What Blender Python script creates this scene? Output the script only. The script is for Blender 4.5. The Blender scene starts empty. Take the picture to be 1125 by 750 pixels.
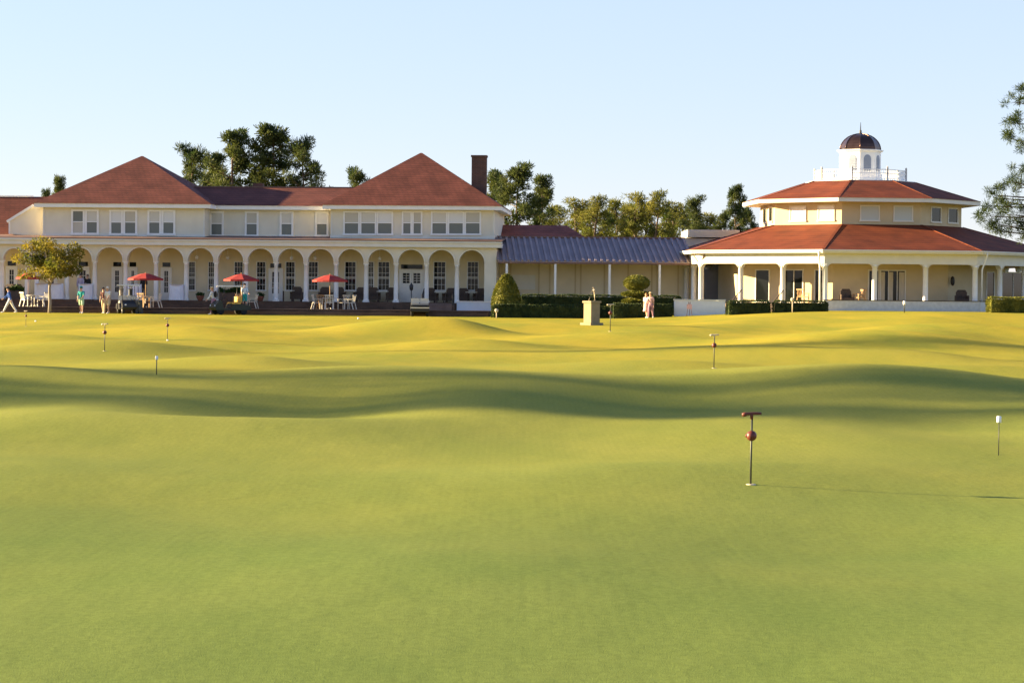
import bpy, math, random
import numpy as np
from mathutils import Vector, Matrix
random.seed(7)
R = math.radians
C = bpy.context.scene.collection
scene = bpy.context.scene

# ------------------------------------------------------------------ camera
F = 2500.0                       # focal length in photo pixels (photo is 1125 x 750)
EYE = Vector((0, 0, 1.6))
ROLL = 0.009
PITCH = 55.0 / F
cam_d = bpy.data.cameras.new('camera')
cam = bpy.data.objects.new('camera', cam_d); C.objects.link(cam)
cam_d.sensor_width = 36; cam_d.lens = 36 * F / 1125.0
cam_d.clip_end = 9000; cam_d.clip_start = 0.5
ROT = Matrix.Rotation(math.pi/2 - PITCH, 3, 'X') @ Matrix.Rotation(ROLL, 3, 'Z')
cam.location = EYE
cam.rotation_euler = ROT.to_euler()
scene.camera = cam

def ray(px, py):
    return ROT @ Vector(((px-562.5)/F, -(py-375.0)/F, -1.0))
def at(px, py, Y):
    d = ray(px, py)
    return EYE + d * (Y / d.y)

class Frame:
    """vertical plane system: u along the front, v backwards, z up"""
    def __init__(s, origin, yaw):
        s.o = Vector((origin[0], origin[1], 0)); s.yaw = yaw
        s.ux = Vector((math.cos(yaw), math.sin(yaw), 0)); s.vx = Vector((-math.sin(yaw), math.cos(yaw), 0))
    def hit(s, px, py, v=0.0):
        d = ray(px, py)
        p0 = s.o + s.vx * v
        t = (p0 - EYE).dot(s.vx) / d.dot(s.vx)
        p = EYE + d * t
        return (p - s.o).dot(s.ux), p.z
    def U(s, px, v=0.0): return s.hit(px, 310, v)[0]
    def Z(s, px, py, v=0.0): return s.hit(px, py, v)[1]
    def world(s, u, v, z=0): return s.o + s.ux*u + s.vx*v + Vector((0, 0, z))

# ------------------------------------------------------------------ terrain
def sstep(a, b, t):
    t = np.clip((t-a)/(b-a), 0, 1); return t*t*(3-2*t)
def terrain(x, y):
    x = np.asarray(x, float); y = np.asarray(y, float)
    z = np.zeros_like(x + y)
    def bump(cx, cy, sx, sy, a, rot=0.0, sxr=None):
        c, s = math.cos(rot), math.sin(rot)
        dx = (x-cx)*c + (y-cy)*s; dy = -(x-cx)*s + (y-cy)*c
        if sxr: sxx = np.where(dx > 0, sxr, sx)
        else: sxx = sx
        return a*np.exp(-(dx/sxx)**2 - (dy/sy)**2)
    # ridge across the green, nearer and lower on the left
    yc = 35.5 + 0.035*x - 0.03*np.clip(-x-2, 0, 10)**2
    d = y - yc
    ridge = np.where(d < 0, np.exp(-(d/5.2)**2), np.exp(-(d/2.6)**2))
    z += 0.38*ridge*(0.75+0.25*sstep(-9, -2, x))*(1-0.25*sstep(2, 12, x)) * (1-sstep(30, 90, np.abs(x)))
    z += bump(-3.2, 25.6, 2.8, 1.7, .19, 0.08, 2.0)
    z += bump(5.8, 27.5, 4.5, 3.2, .07)
    z += bump(1.0, 19.4, 1.9, 1.5, .10, .1, 3.2)
    z += bump(-2.3, 17.0, 1.6, 1.3, -.05)
    z += bump(2.7, 15.0, 1.9, 1.7, -.10, .1, 1.6)
    z += bump(-.4, 13.2, 1.3, 1.4, .035)
    z += bump(-4.5, 19.5, 1.6, 1.6, .06, 0, 1.2)
    z += bump(3.9, 24, 1.6, 2.2, .08, .2, 1.4)
    z += .07*np.sin(.95*x+.25*y+.6)*np.exp(-((y-32)/7)**2)*(1-sstep(20, 50, np.abs(x)))
    z += .05*np.sin(1.5*x-.35*y)*np.exp(-((y-29)/4)**2)*(1-sstep(20, 50, np.abs(x)))
    z += bump(6.5, 34.0, 3.2, 2.4, .16, .1, 2.0) + bump(-6.0, 33.0, 2.6, 2.2, .10, 0, 1.8)
    z += bump(-5.5, 47, 2.6, 2.4, .20, .1, 1.6) + bump(3.2, 48.5, 3.0, 2.2, .18, .1, 1.8) + bump(9.5, 55, 2.8, 3, .26, .1, 1.8)
    z += bump(-1.0, 63, 3.2, 3.4, .22, .1, 2.0) + bump(14.5, 78, 3, 4, .3, .1, 1.8) + bump(-13.5, 66, 3, 4, .28, .1, 1.8) + bump(5.0, 76, 3.4, 4, .24, .1, 2)
    # mounds behind the ridge
    z += bump(-2.4, 84, 4.2, 5.0, .62, 0.1, 2.2)
    z += bump(-11, 78, 3.5, 6.0, .36, 0.1, 2.2)
    z += bump(-9.5, 56, 3.0, 4.0, .30, 0.0, 2.0)
    z += bump(-16, 104, 5, 6.0, .35, 0, 3)
    z += bump(11.5, 68, 5.0, 5.5, .50, 0.15, 3.0)
    z += bump(5.5, 57, 4.5, 3.2, .26, 0.15, 2.6)
    z += bump(3.5, 100, 5, 6, .22, 0, 4)
    z += bump(17.5, 86, 5, 6, .55, 0.1, 3.4)
    z += bump(9.0, 47.5, 3.8, 2.0, .13, .2, 3)
    # lawn climbing towards the round pavilion
    z += .62*sstep(4, 20, x)*sstep(88, 124, y)*(1-sstep(60, 120, x))
    far = sstep(30, 60, y)
    near = 1 - sstep(240, 400, y)
    nz = .055*np.sin(.42*x+.11*y+1.0)*np.sin(.23*y-.17*x) + .035*np.sin(.71*x-.19*y+2)+.03*np.sin(.37*y+.21*x)
    z += nz*far*near*(1-sstep(118, 136, y))
    nz2 = .012*np.sin(1.1*x+.4*y)*np.sin(.8*y-.3*x+1) + .010*np.sin(.55*x-.9*y)
    z += nz2*(1-far)
    return z
def tz(x, y): return float(terrain(x, y))
def ground(px, py):
    d = ray(px, py); t = 6.0
    while t < 400:
        p = EYE + d*t
        if p.z <= tz(p.x, p.y):
            return Vector((p.x, p.y, tz(p.x, p.y)))
        t += .03 if t < 60 else .1
    return EYE + d*400

# ------------------------------------------------------------------ materials
def nt(name):
    m = bpy.data.materials.new(name); m.use_nodes = True
    t = m.node_tree
    return m, t, t.nodes['Principled BSDF']
def mat(name, col, rough=.6, var=.12, scale=6.0, bump=0.0, metal=0.0, spec=.4, coords='Object', detail=4.0, stretch=(1, 1, 1)):
    m, t, b = nt(name)
    b.inputs['Roughness'].default_value = rough; b.inputs['Metallic'].default_value = metal
    b.inputs['Specular IOR Level'].default_value = spec
    tc = t.nodes.new('ShaderNodeTexCoord'); mp = t.nodes.new('ShaderNodeMapping')
    mp.inputs['Scale'].default_value = stretch
    n = t.nodes.new('ShaderNodeTexNoise'); n.inputs['Scale'].default_value = scale; n.inputs['Detail'].default_value = detail
    t.links.new(tc.outputs[coords], mp.inputs[0]); t.links.new(mp.outputs[0], n.inputs['Vector'])
    cr = t.nodes.new('ShaderNodeValToRGB')
    cr.color_ramp.elements[0].position = .3; cr.color_ramp.elements[1].position = .7
    lo = [max(0, c*(1-var)) for c in col]; hi = [min(1, c*(1+var)) for c in col]
    cr.color_ramp.elements[0].color = (*lo, 1); cr.color_ramp.elements[1].color = (*hi, 1)
    t.links.new(n.outputs['Fac'], cr.inputs[0]); t.links.new(cr.outputs[0], b.inputs['Base Color'])
    if bump:
        bp = t.nodes.new('ShaderNodeBump'); bp.inputs['Strength'].default_value = bump; bp.inputs['Distance'].default_value = .03
        t.links.new(n.outputs['Fac'], bp.inputs['Height']); t.links.new(bp.outputs[0], b.inputs['Normal'])
    return m
def brick_mat(name, c1, c2, mortar, bw, bh, msize=.012, rough=.8, axis='XZ'):
    m, t, b = nt(name); b.inputs['Roughness'].default_value = rough; b.inputs['Specular IOR Level'].default_value = .2
    tc = t.nodes.new('ShaderNodeTexCoord'); sp = t.nodes.new('ShaderNodeSeparateXYZ'); cb = t.nodes.new('ShaderNodeCombineXYZ')
    t.links.new(tc.outputs['Object'], sp.inputs[0])
    ad = t.nodes.new('ShaderNodeMath'); ad.operation = 'ADD'
    t.links.new(sp.outputs['X'], ad.inputs[0]); t.links.new(sp.outputs['Y'], ad.inputs[1])
    t.links.new(ad.outputs[0], cb.inputs['X']); t.links.new(sp.outputs['Z'], cb.inputs['Y'])
    br = t.nodes.new('ShaderNodeTexBrick')
    br.inputs['Scale'].default_value = 1; br.inputs['Brick Width'].default_value = bw; br.inputs['Row Height'].default_value = bh
    br.inputs['Mortar Size'].default_value = msize; br.inputs['Color1'].default_value = (*c1, 1); br.inputs['Color2'].default_value = (*c2, 1)
    br.inputs['Mortar'].default_value = (*mortar, 1); br.inputs['Bias'].default_value = 0
    t.links.new(cb.outputs[0], br.inputs['Vector'])
    n = t.nodes.new('ShaderNodeTexNoise'); n.inputs['Scale'].default_value = .9; n.inputs['Detail'].default_value = 6
    t.links.new(tc.outputs['Object'], n.inputs['Vector'])
    mr = t.nodes.new('ShaderNodeMapRange'); mr.inputs[1].default_value = .3; mr.inputs[2].default_value = .7; mr.inputs[3].default_value = .72; mr.inputs[4].default_value = 1.25
    t.links.new(n.outputs['Fac'], mr.inputs[0])
    mx = t.nodes.new('ShaderNodeMix'); mx.data_type = 'RGBA'; mx.blend_type = 'MULTIPLY'; mx.inputs[0].default_value = 1
    t.links.new(br.outputs['Color'], mx.inputs[6]); t.links.new(mr.outputs[0], mx.inputs[7])
    t.links.new(mx.outputs[2], b.inputs['Base Color'])
    bp = t.nodes.new('ShaderNodeBump'); bp.inputs['Strength'].default_value = .4; bp.inputs['Distance'].default_value = .02; bp.invert = True
    t.links.new(br.outputs['Fac'], bp.inputs['Height']); t.links.new(bp.outputs[0], b.inputs['Normal'])
    return m
def leaf_mat(name, c1, c2, trans=.35, scale=1.2):
    m, t, b = nt(name); b.inputs['Roughness'].default_value = .6; b.inputs['Specular IOR Level'].default_value = .2
    tc = t.nodes.new('ShaderNodeTexCoord')
    n = t.nodes.new('ShaderNodeTexNoise'); n.inputs['Scale'].default_value = scale; n.inputs['Detail'].default_value = 5
    t.links.new(tc.outputs['Object'], n.inputs['Vector'])
    cr = t.nodes.new('ShaderNodeValToRGB'); cr.color_ramp.elements[0].position = .35; cr.color_ramp.elements[1].position = .65
    cr.color_ramp.elements[0].color = (*c1, 1); cr.color_ramp.elements[1].color = (*c2, 1)
    t.links.new(n.outputs['Fac'], cr.inputs[0]); t.links.new(cr.outputs[0], b.inputs['Base Color'])
    tr = t.nodes.new('ShaderNodeBsdfTranslucent'); t.links.new(cr.outputs[0], tr.inputs['Color'])
    ms = t.nodes.new('ShaderNodeMixShader'); ms.inputs[0].default_value = trans
    out = t.nodes['Material Output']
    t.links.new(b.outputs[0], ms.inputs[1]); t.links.new(tr.outputs[0], ms.inputs[2]); t.links.new(ms.outputs[0], out.inputs['Surface'])
    return m
def glass_mat(name, col, rough=.08, spec=.4):
    m, t, b = nt(name); b.inputs['Base Color'].default_value = (*col, 1); b.inputs['Roughness'].default_value = rough
    b.inputs['Specular IOR Level'].default_value = spec
    tc = t.nodes.new('ShaderNodeTexCoord'); n = t.nodes.new('ShaderNodeTexNoise'); n.inputs['Scale'].default_value = 1.7
    t.links.new(tc.outputs['Object'], n.inputs['Vector'])
    bp = t.nodes.new('ShaderNodeBump'); bp.inputs['Strength'].default_value = .06
    t.links.new(n.outputs['Fac'], bp.inputs['Height']); t.links.new(bp.outputs[0], b.inputs['Normal'])
    return m

M = {}
M['wall'] = mat('painted_stucco', (.70, .645, .50), .8, .05, 1.3, .05, detail=8)
M['wall_in'] = mat('porch_wall_paint', (.72, .63, .44), .8, .05, 1.3, detail=8)
M['octwall'] = mat('warm_stucco', (.56, .46, .28), .8, .05, 1.5, detail=8)
M['white'] = mat('white_paint', (.80, .785, .73), .5, .04, 3)
M['cream'] = mat('cream_paint', (.70, .67, .57), .6, .04, 2)
M['lath'] = mat('white_lacquer', (.82, .82, .80), .4, .03, 3)
M['roof'] = brick_mat('red_shingle_roof', (.158, .050, .033), (.130, .041, .028), (.085, .028, .02), .32, .16, .014)
M['roof2'] = brick_mat('orange_shingle_roof', (.180, .042, .013), (.148, .034, .012), (.11, .022, .010), .32, .14, .012)
M['porchroof'] = mat('brown_porch_roof', (.17, .095, .07), .7, .2, 2, stretch=(1, 1, 1))
M['brick'] = brick_mat('chimney_brick', (.115, .05, .036), (.085, .038, .03), (.11, .09, .08), .22, .075, .01)
M['step'] = brick_mat('dark_brick_paving', (.135, .080, .052), (.10, .062, .042), (.08, .06, .045), .22, .075, .008)
M['paving'] = mat('terrace_paving', (.17, .115, .09), .85, .2, 2.2, detail=8)
M['metalroof'] = mat('blue_violet_standing_seam', (.27, .21, .205), .55, .12, 1.0, metal=.1, spec=.4)
M['greyblock'] = mat('pale_grey_render', (.52, .49, .45), .8, .08, 1)
M['glass'] = glass_mat('dark_glass', (.008, .010, .011), .05, .25)
M['glass2'] = glass_mat('screened_glass', (.15, .16, .138), .2)
M['blind'] = mat('white_blind', (.82, .80, .72), .45, .05, 6, spec=.4)
M['upper_a'] = glass_mat('glass_over_cream_blind', (.56, .53, .45), .12, .5)
M['upper_b'] = glass_mat('glass_over_tan_blind', (.46, .42, .33), .10, .5)
M['upper_c'] = glass_mat('glass_over_white_blind', (.66, .65, .61), .14, .5)
M['reflection_strip'] = mat('pale_reflection', (.52, .46, .34), .8, .12, 5, stretch=(5, 5, .4))  # pale tone painted for bright reflections in the pavilion door glass
M['pinedark'] = leaf_mat('dark_pine_needles', (.020, .042, .013), (.055, .080, .020), .25, .6)
M['roof3'] = brick_mat('sunlit_red_shingle', (.27, .085, .052), (.22, .068, .043), (.16, .05, .035), .32, .16, .014)  # sunshine on the rear roof put into a lighter shingle colour
M['blind2'] = glass_mat('shaded_glass_with_drawn_blind', (.50, .53, .49), .2)
M['dark'] = mat('black_iron', (.02, .02, .022), .5, .2, 8)
M['darkwick'] = mat('dark_wicker', (.085, .058, .042), .7, .3, 20)
M['wood'] = mat('warm_wood', (.42, .24, .10), .6, .15, 6, stretch=(1, 1, 6))
M['redcloth'] = mat('red_canvas', (.34, .028, .022), .8, .08, 3)
M['cloth'] = mat('white_tablecloth', (.74, .76, .80), .85, .05, 4)
M['copper'] = mat('copper_dome', (.105, .058, .042), .28, .25, 2.5, metal=.85)
M['slate'] = mat('louvre_grey', (.26, .30, .38), .6, .05, 10)
M['stone'] = mat('sandstone', (.25, .20, .115), .85, .12, 4, .15)
M['bronze'] = mat('weathered_bronze', (.30, .25, .17), .5, .2, 10, metal=.3)
M['bark'] = mat('pine_bark', (.10, .07, .05), .9, .3, 4, .4, stretch=(1, 1, .2))
M['barkl'] = mat('pale_bark', (.30, .25, .20), .9, .2, 5, .3, stretch=(1, 1, .2))
M['pine'] = leaf_mat('pine_needles', (.030, .056, .018), (.095, .110, .026), .38, .45)
M['pine2'] = leaf_mat('sunny_pine_needles', (.065, .095, .018), (.20, .185, .032), .45, .5)
M['gold'] = leaf_mat('autumn_leaves', (.07, .105, .018), (.27, .205, .022), .45, .8)
M['hedge'] = leaf_mat('clipped_hedge_leaves', (.022, .042, .012), (.065, .085, .020), .15, 3)
M['topi'] = leaf_mat('clipped_topiary_leaves', (.095, .110, .018), (.21, .20, .03), .2, 3)
M['plant'] = leaf_mat('potted_plant_leaves', (.02, .05, .015), (.05, .09, .02), .2, 5)
M['terra'] = mat('terracotta', (.20, .075, .045), .8, .1, 6)
M['tyre'] = mat('rubber', (.016, .016, .016), .85, .1, 10)
M['hub'] = mat('wheel_hub', (.45, .45, .43), .4, .1, 5)
M['cartg'] = mat('dark_green_body', (.010, .020, .014), .35, .1, 3)
M['cartb'] = mat('black_body', (.018, .018, .02), .4, .1, 3)
M['seatw'] = mat('white_vinyl', (.60, .56, .47), .5, .04, 5)
M['yellow'] = mat('amber_vinyl', (.62, .36, .06), .6, .08, 5)
M['bagr'] = mat('golf_bag_nylon', (.05, .055, .06), .6, .2, 12)
M['markred'] = mat('red_brown_stain', (.13, .030, .018), .45, .2, 18, stretch=(3, 3, 3))
M['markpole'] = mat('dark_steel_pole', (.035, .040, .026), .5, .2, 12)
M['markpale'] = mat('pale_weathered_wood', (.52, .44, .30), .6, .12, 12)
M['skin'] = mat('skin', (.52, .30, .20), .55, .05, 8)
M['hairw'] = mat('white_hair', (.65, .62, .56), .7, .08, 20)
M['hairb'] = mat('brown_hair', (.10, .055, .03), .6, .15, 20)
M['hairl'] = mat('auburn_hair', (.42, .20, .07), .6, .15, 20)
M['hairk'] = mat('black_hair', (.018, .015, .013), .6, .15, 20)
def cloth(name, c): M[name] = mat(name + '_fabric', c, .85, .10, 9)
for n_, c_ in dict(navy=(.018, .075, .30), whitec=(.74, .72, .68), khaki=(.50, .40, .26), teal=(.02, .30, .28), greenw=(.38, .55, .34),
                   maroon=(.10, .035, .03), lav=(.40, .34, .42), blackc=(.02, .02, .022), pinkc=(.62, .38, .36), mauve=(.34, .19, .24), capd=(.03, .04, .07),
                   straw=(.66, .50, .26), greyc=(.30, .27, .26), aqua=(.55, .66, .68)).items(): cloth(n_, c_)

# grass
def grass_mat():
    m, t, b = nt('mown_green')
    b.inputs['Roughness'].default_value = .9; b.inputs['Specular IOR Level'].default_value = .03
    L = t.links
    tc = t.nodes.new('ShaderNodeTexCoord')
    def noise(scale, det, stretch=(1, 1, 1), rough=.55):
        mp = t.nodes.new('ShaderNodeMapping'); mp.inputs['Scale'].default_value = stretch
        n = t.nodes.new('ShaderNodeTexNoise'); n.inputs['Scale'].default_value = scale; n.inputs['Detail'].default_value = det
        n.inputs['Roughness'].default_value = rough
        L.new(tc.outputs['Object'], mp.inputs[0]); L.new(mp.outputs[0], n.inputs['Vector']); return n.outputs['Fac']
    def ramp(fac, p0, p1, c0, c1):
        r = t.nodes.new('ShaderNodeValToRGB'); r.color_ramp.elements[0].position = p0; r.color_ramp.elements[1].position = p1
        r.color_ramp.elements[0].color = (*c0, 1); r.color_ramp.elements[1].color = (*c1, 1); L.new(fac, r.inputs[0]); return r.outputs[0]
    def mix(mode, fac, a, bb):
        x = t.nodes.new('ShaderNodeMix'); x.data_type = 'RGBA'; x.blend_type = mode
        if isinstance(fac, float): x.inputs[0].default_value = fac
        else: L.new(fac, x.inputs[0])
        L.new(a, x.inputs[6]); L.new(bb, x.inputs[7]); return x.outputs[2]
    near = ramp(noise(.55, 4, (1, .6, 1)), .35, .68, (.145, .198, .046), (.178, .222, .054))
    fara = ramp(noise(.30, 6, (1, .28, 1), .65), .36, .64, (.255, .255, .030), (.400, .318, .032))  # yellower far turf, with backlit low-angle brightness put into the colour
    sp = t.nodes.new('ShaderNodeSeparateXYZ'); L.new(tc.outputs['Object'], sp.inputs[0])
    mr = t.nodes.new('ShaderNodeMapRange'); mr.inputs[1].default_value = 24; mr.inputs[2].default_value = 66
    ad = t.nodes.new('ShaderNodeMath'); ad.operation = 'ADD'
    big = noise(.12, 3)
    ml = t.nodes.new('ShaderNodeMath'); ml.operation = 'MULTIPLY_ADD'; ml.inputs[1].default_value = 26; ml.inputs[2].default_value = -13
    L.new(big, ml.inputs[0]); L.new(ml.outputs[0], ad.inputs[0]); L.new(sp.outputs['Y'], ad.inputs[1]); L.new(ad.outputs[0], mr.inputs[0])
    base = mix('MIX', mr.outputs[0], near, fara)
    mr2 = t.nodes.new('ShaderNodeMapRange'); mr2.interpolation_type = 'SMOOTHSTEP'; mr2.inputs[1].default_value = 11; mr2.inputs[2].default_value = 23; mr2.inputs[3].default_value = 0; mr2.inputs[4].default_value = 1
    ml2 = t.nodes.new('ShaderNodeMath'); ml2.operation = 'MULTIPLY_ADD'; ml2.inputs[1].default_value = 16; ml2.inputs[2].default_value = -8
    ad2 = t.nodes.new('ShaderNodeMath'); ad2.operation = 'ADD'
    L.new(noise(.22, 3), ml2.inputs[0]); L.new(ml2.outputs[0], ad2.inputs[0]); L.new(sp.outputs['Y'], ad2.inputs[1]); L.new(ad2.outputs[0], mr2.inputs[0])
    yellower = ramp(noise(.7, 5, (1, .35, 1)), .35, .68, (.200, .228, .046), (.250, .262, .054))  # grass turns lighter and yellower away from the camera
    near = mix('MIX', mr2.outputs[0], near, yellower)
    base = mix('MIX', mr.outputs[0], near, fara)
    fine = ramp(noise(22, 6, (1, .7, 1), .7), .3, .72, (.86, .86, .85), (1.12, 1.12, 1.12))
    base = mix('MULTIPLY', 1.0, base, fine)
    blade = ramp(noise(130, 3, (1, .6, 1), .7), .3, .72, (.86, .86, .86), (1.13, 1.13, 1.13))
    base = mix('MULTIPLY', 1.0, base, blade)
    # roller lines of the mower, two directions
    wv = t.nodes.new('ShaderNodeTexWave'); wv.wave_type = 'BANDS'; wv.bands_direction = 'X'
    wv.inputs['Scale'].default_value = 4.6; wv.inputs['Distortion'].default_value = .6; wv.inputs['Detail'].default_value = 1
    L.new(tc.outputs['Object'], wv.inputs['Vector'])
    base = mix('MULTIPLY', 1.0, base, ramp(wv.outputs['Fac'], .2, .8, (.988, .988, .988), (1.012, 1.012, 1.012)))
    L.new(base, b.inputs['Base Color'])
    b1 = t.nodes.new('ShaderNodeBump'); b1.inputs['Strength'].default_value = .35; b1.inputs['Distance'].default_value = .008
    L.new(noise(140, 3), b1.inputs['Height'])
    b2 = t.nodes.new('ShaderNodeBump'); b2.inputs['Strength'].default_value = .2; b2.inputs['Distance'].default_value = .05
    L.new(noise(2.2, 5, (1, .6, 1)), b2.inputs['Height']); L.new(b1.outputs[0], b2.inputs['Normal'])
    L.new(b2.outputs[0], b.inputs['Normal'])
    return m
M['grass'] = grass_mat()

# ------------------------------------------------------------------ mesh builder
class MB:
    def __init__(s): s.v = []; s.f = []; s.sm = []
    def add(s, vs, fs, smooth=False):
        n = len(s.v); s.v += [tuple(p) for p in vs]
        for f in fs: s.f.append(tuple(i+n for i in f)); s.sm.append(smooth)
        return s
    def box(s, x0, x1, y0, y1, z0, z1):
        vs = [(x0, y0, z0), (x1, y0, z0), (x1, y1, z0), (x0, y1, z0), (x0, y0, z1), (x1, y0, z1), (x1, y1, z1), (x0, y1, z1)]
        return s.add(vs, [(0, 3, 2, 1), (4, 5, 6, 7), (0, 1, 5, 4), (1, 2, 6, 5), (2, 3, 7, 6), (3, 0, 4, 7)])
    def obox(s, c, dx, dy, dz, hx, hy, hz):
        c = Vector(c); vs = []
        for k in (-1, 1):
            for a, b in ((-1, -1), (1, -1), (1, 1), (-1, 1)):
                vs.append(c + dx*hx*a + dy*hy*b + dz*hz*k)
        return s.add(vs, [(0, 3, 2, 1), (4, 5, 6, 7), (0, 1, 5, 4), (1, 2, 6, 5), (2, 3, 7, 6), (3, 0, 4, 7)])
    def bar(s, a, b, w, h=None):
        a, b = Vector(a), Vector(b); d = (b-a); L = d.length; d.normalize()
        up = Vector((0, 0, 1)) if abs(d.z) < .95 else Vector((0, 1, 0))
        sx = d.cross(up).normalized(); up = sx.cross(d)
        return s.obox((a+b)/2, sx, up, d, w/2, (h or w)/2, L/2)
    def extrude(s, poly, y0, y1):
        """polygon in (x, z), extruded along y"""
        n = len(poly)
        vs = [(p[0], y0, p[1]) for p in poly] + [(p[0], y1, p[1]) for p in poly]
        fs = [tuple(range(n)), tuple(range(2*n-1, n-1, -1))] + [(i, i+n, (i+1) % n+n, (i+1) % n) for i in range(n)]
        return s.add(vs, fs)
    def tube(s, pts, rad, seg=8, cap=True):
        pts = [Vector(p) for p in pts]
        if not hasattr(rad, '__len__'): rad = [rad]*len(pts)
        vs = []; fs = []
        for i, p in enumerate(pts):
            d = (pts[min(i+1, len(pts)-1)] - pts[max(i-1, 0)]).normalized()
            ref = Vector((1, 0, 0)) if abs(d.x) < .9 else Vector((0, 1, 0))
            a = d.cross(ref).normalized(); b = d.cross(a)
            for k in range(seg):
                t = 2*math.pi*k/seg; vs.append(p + (a*math.cos(t)+b*math.sin(t))*rad[i])
        for i in range(len(pts)-1):
            for k in range(seg):
                k2 = (k+1) % seg; fs.append((i*seg+k, i*seg+k2, (i+1)*seg+k2, (i+1)*seg+k))
        if cap: fs.append(tuple(range(seg-1, -1, -1))); fs.append(tuple(range((len(pts)-1)*seg, len(pts)*seg)))
        return s.add(vs, fs, seg > 5)
    def lathe(s, prof, c=(0, 0, 0), seg=16, ph=0.0, smooth=True):
        vs = []; fs = []; n = len(prof)
        for r, z in prof:
            for k in range(seg):
                t = 2*math.pi*k/seg + ph; vs.append((c[0]+r*math.cos(t), c[1]+r*math.sin(t), c[2]+z))
        for i in range(n-1):
            for k in range(seg):
                k2 = (k+1) % seg; fs.append((i*seg+k, i*seg+k2, (i+1)*seg+k2, (i+1)*seg+k))
        fs.append(tuple(range(seg-1, -1, -1))); fs.append(tuple(range((n-1)*seg, n*seg)))
        return s.add(vs, fs, smooth)
    def ball(s, c, rx, ry=None, rz=None, seg=12, rings=8):
        ry = ry or rx; rz = rz or rx
        vs = []; fs = []
        for i in range(rings+1):
            a = -math.pi/2 + math.pi*i/rings
            for k in range(seg):
                t = 2*math.pi*k/seg; q = max(.02, math.cos(a))
                vs.append((c[0]+rx*q*math.cos(t), c[1]+ry*q*math.sin(t), c[2]+rz*math.sin(a)))
        for i in range(rings):
            for k in range(seg):
                k2 = (k+1) % seg; fs.append((i*seg+k, i*seg+k2, (i+1)*seg+k2, (i+1)*seg+k))
        fs.append(tuple(range(seg-1, -1, -1))); fs.append(tuple(range(rings*seg, (rings+1)*seg)))
        return s.add(vs, fs, True)
    def low_profile_wall(s, prof, ztop, y0, y1):
        """wall whose lower edge follows prof [(x, z)...] up to ztop"""
        n = len(prof); vs = []
        for x, z in prof: vs += [(x, y0, z), (x, y1, z), (x, y0, ztop), (x, y1, ztop)]
        fs = []
        for i in range(n-1):
            a, b = 4*i, 4*i+4
            fs += [(a, b, b+2, a+2), (a+1, a+3, b+3, b+1), (a, a+1, b+1, b), (a+2, b+2, b+3, a+3)]
        fs += [(0, 2, 3, 1), (4*n-4, 4*n-3, 4*n-1, 4*n-2)]
        return s.add(vs, fs)
    def build(s, name, m, parent=None):
        me = bpy.data.meshes.new(name); me.from_pydata(s.v, [], s.f); me.update()
        me.polygons.foreach_set('use_smooth', s.sm)
        o = bpy.data.objects.new(name, me); C.objects.link(o)
        if m: me.materials.append(m)
        if parent: o.parent = parent
        return o

def tag(o, label=None, cat=None, group=None, kind=None):
    if label: o['label'] = label
    if cat: o['category'] = cat
    if group: o['group'] = group
    if kind: o['kind'] = kind
    return o
def thing(name, label, cat, loc=(0, 0, 0), rz=0.0, group=None):
    o = bpy.data.objects.new(name, None); C.objects.link(o); o.empty_display_size = .2
    o.location = loc; o.rotation_euler = (0, 0, rz)
    return tag(o, label, cat, group)
def dup(root, loc, rz=0.0, label=None, group=None, scale=None):
    r = root.copy(); C.objects.link(r); r.location = loc; r.rotation_euler = (0, 0, rz)
    if scale is not None: r.scale = (scale,)*3 if not hasattr(scale, '__len__') else scale
    if label: r['label'] = label
    if group: r['group'] = group
    for ch in list(root.children):
        c = ch.copy(); C.objects.link(c); c.parent = r
        for g in ch.children:
            d = g.copy(); C.objects.link(d); d.parent = c
    return r
def raw_mesh(name, V, Fq, m, parent=None):
    me = bpy.data.meshes.new(name)
    nv, nf = len(V), len(Fq); k = Fq.shape[1]
    me.vertices.add(nv); me.vertices.foreach_set('co', np.asarray(V, np.float32).ravel())
    me.loops.add(nf*k); me.polygons.add(nf)
    me.polygons.foreach_set('loop_start', np.arange(0, nf*k, k, dtype=np.int32))
    me.polygons.foreach_set('loop_total', np.full(nf, k, np.int32))
    me.loops.foreach_set('vertex_index', np.asarray(Fq, np.int32).ravel())
    me.update(calc_edges=True)
    o = bpy.data.objects.new(name, me); C.objects.link(o); me.materials.append(m)
    if parent: o.parent = parent
    return o

# ------------------------------------------------------------------ ground sheet
def axis(segs):
    out = [segs[0][0]]
    for a, b, st in segs:
        n = max(1, int(round((b-a)/st)))
        out += list(np.linspace(a, b, n+1)[1:])
    return np.array(out)
xs = axis([(-4000, -800, 400), (-800, -120, 60), (-120, -36, 4), (-36, -12, 1), (-12, 12, .3), (12, 36, 1), (36, 120, 4), (120, 800, 60), (800, 4000, 400)])
ys = axis([(-400, -40, 40), (-40, 4, 4), (4, 48, .25), (48, 96, .6), (96, 160, 1.5), (160, 400, 12), (400, 1200, 80), (1200, 6000, 400)])
X, Y = np.meshgrid(xs, ys); Zt = terrain(X, Y)
V = np.stack([X.ravel(), Y.ravel(), Zt.ravel()], 1)
nx, ny = len(xs), len(ys)
ii = (np.arange(ny-1)[:, None]*nx + np.arange(nx-1)[None, :]).ravel()
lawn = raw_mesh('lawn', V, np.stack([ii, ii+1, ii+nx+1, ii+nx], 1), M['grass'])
lawn.data.polygons.foreach_set('use_smooth', np.ones(len(ii), bool))
tag(lawn, kind='structure')

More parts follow.
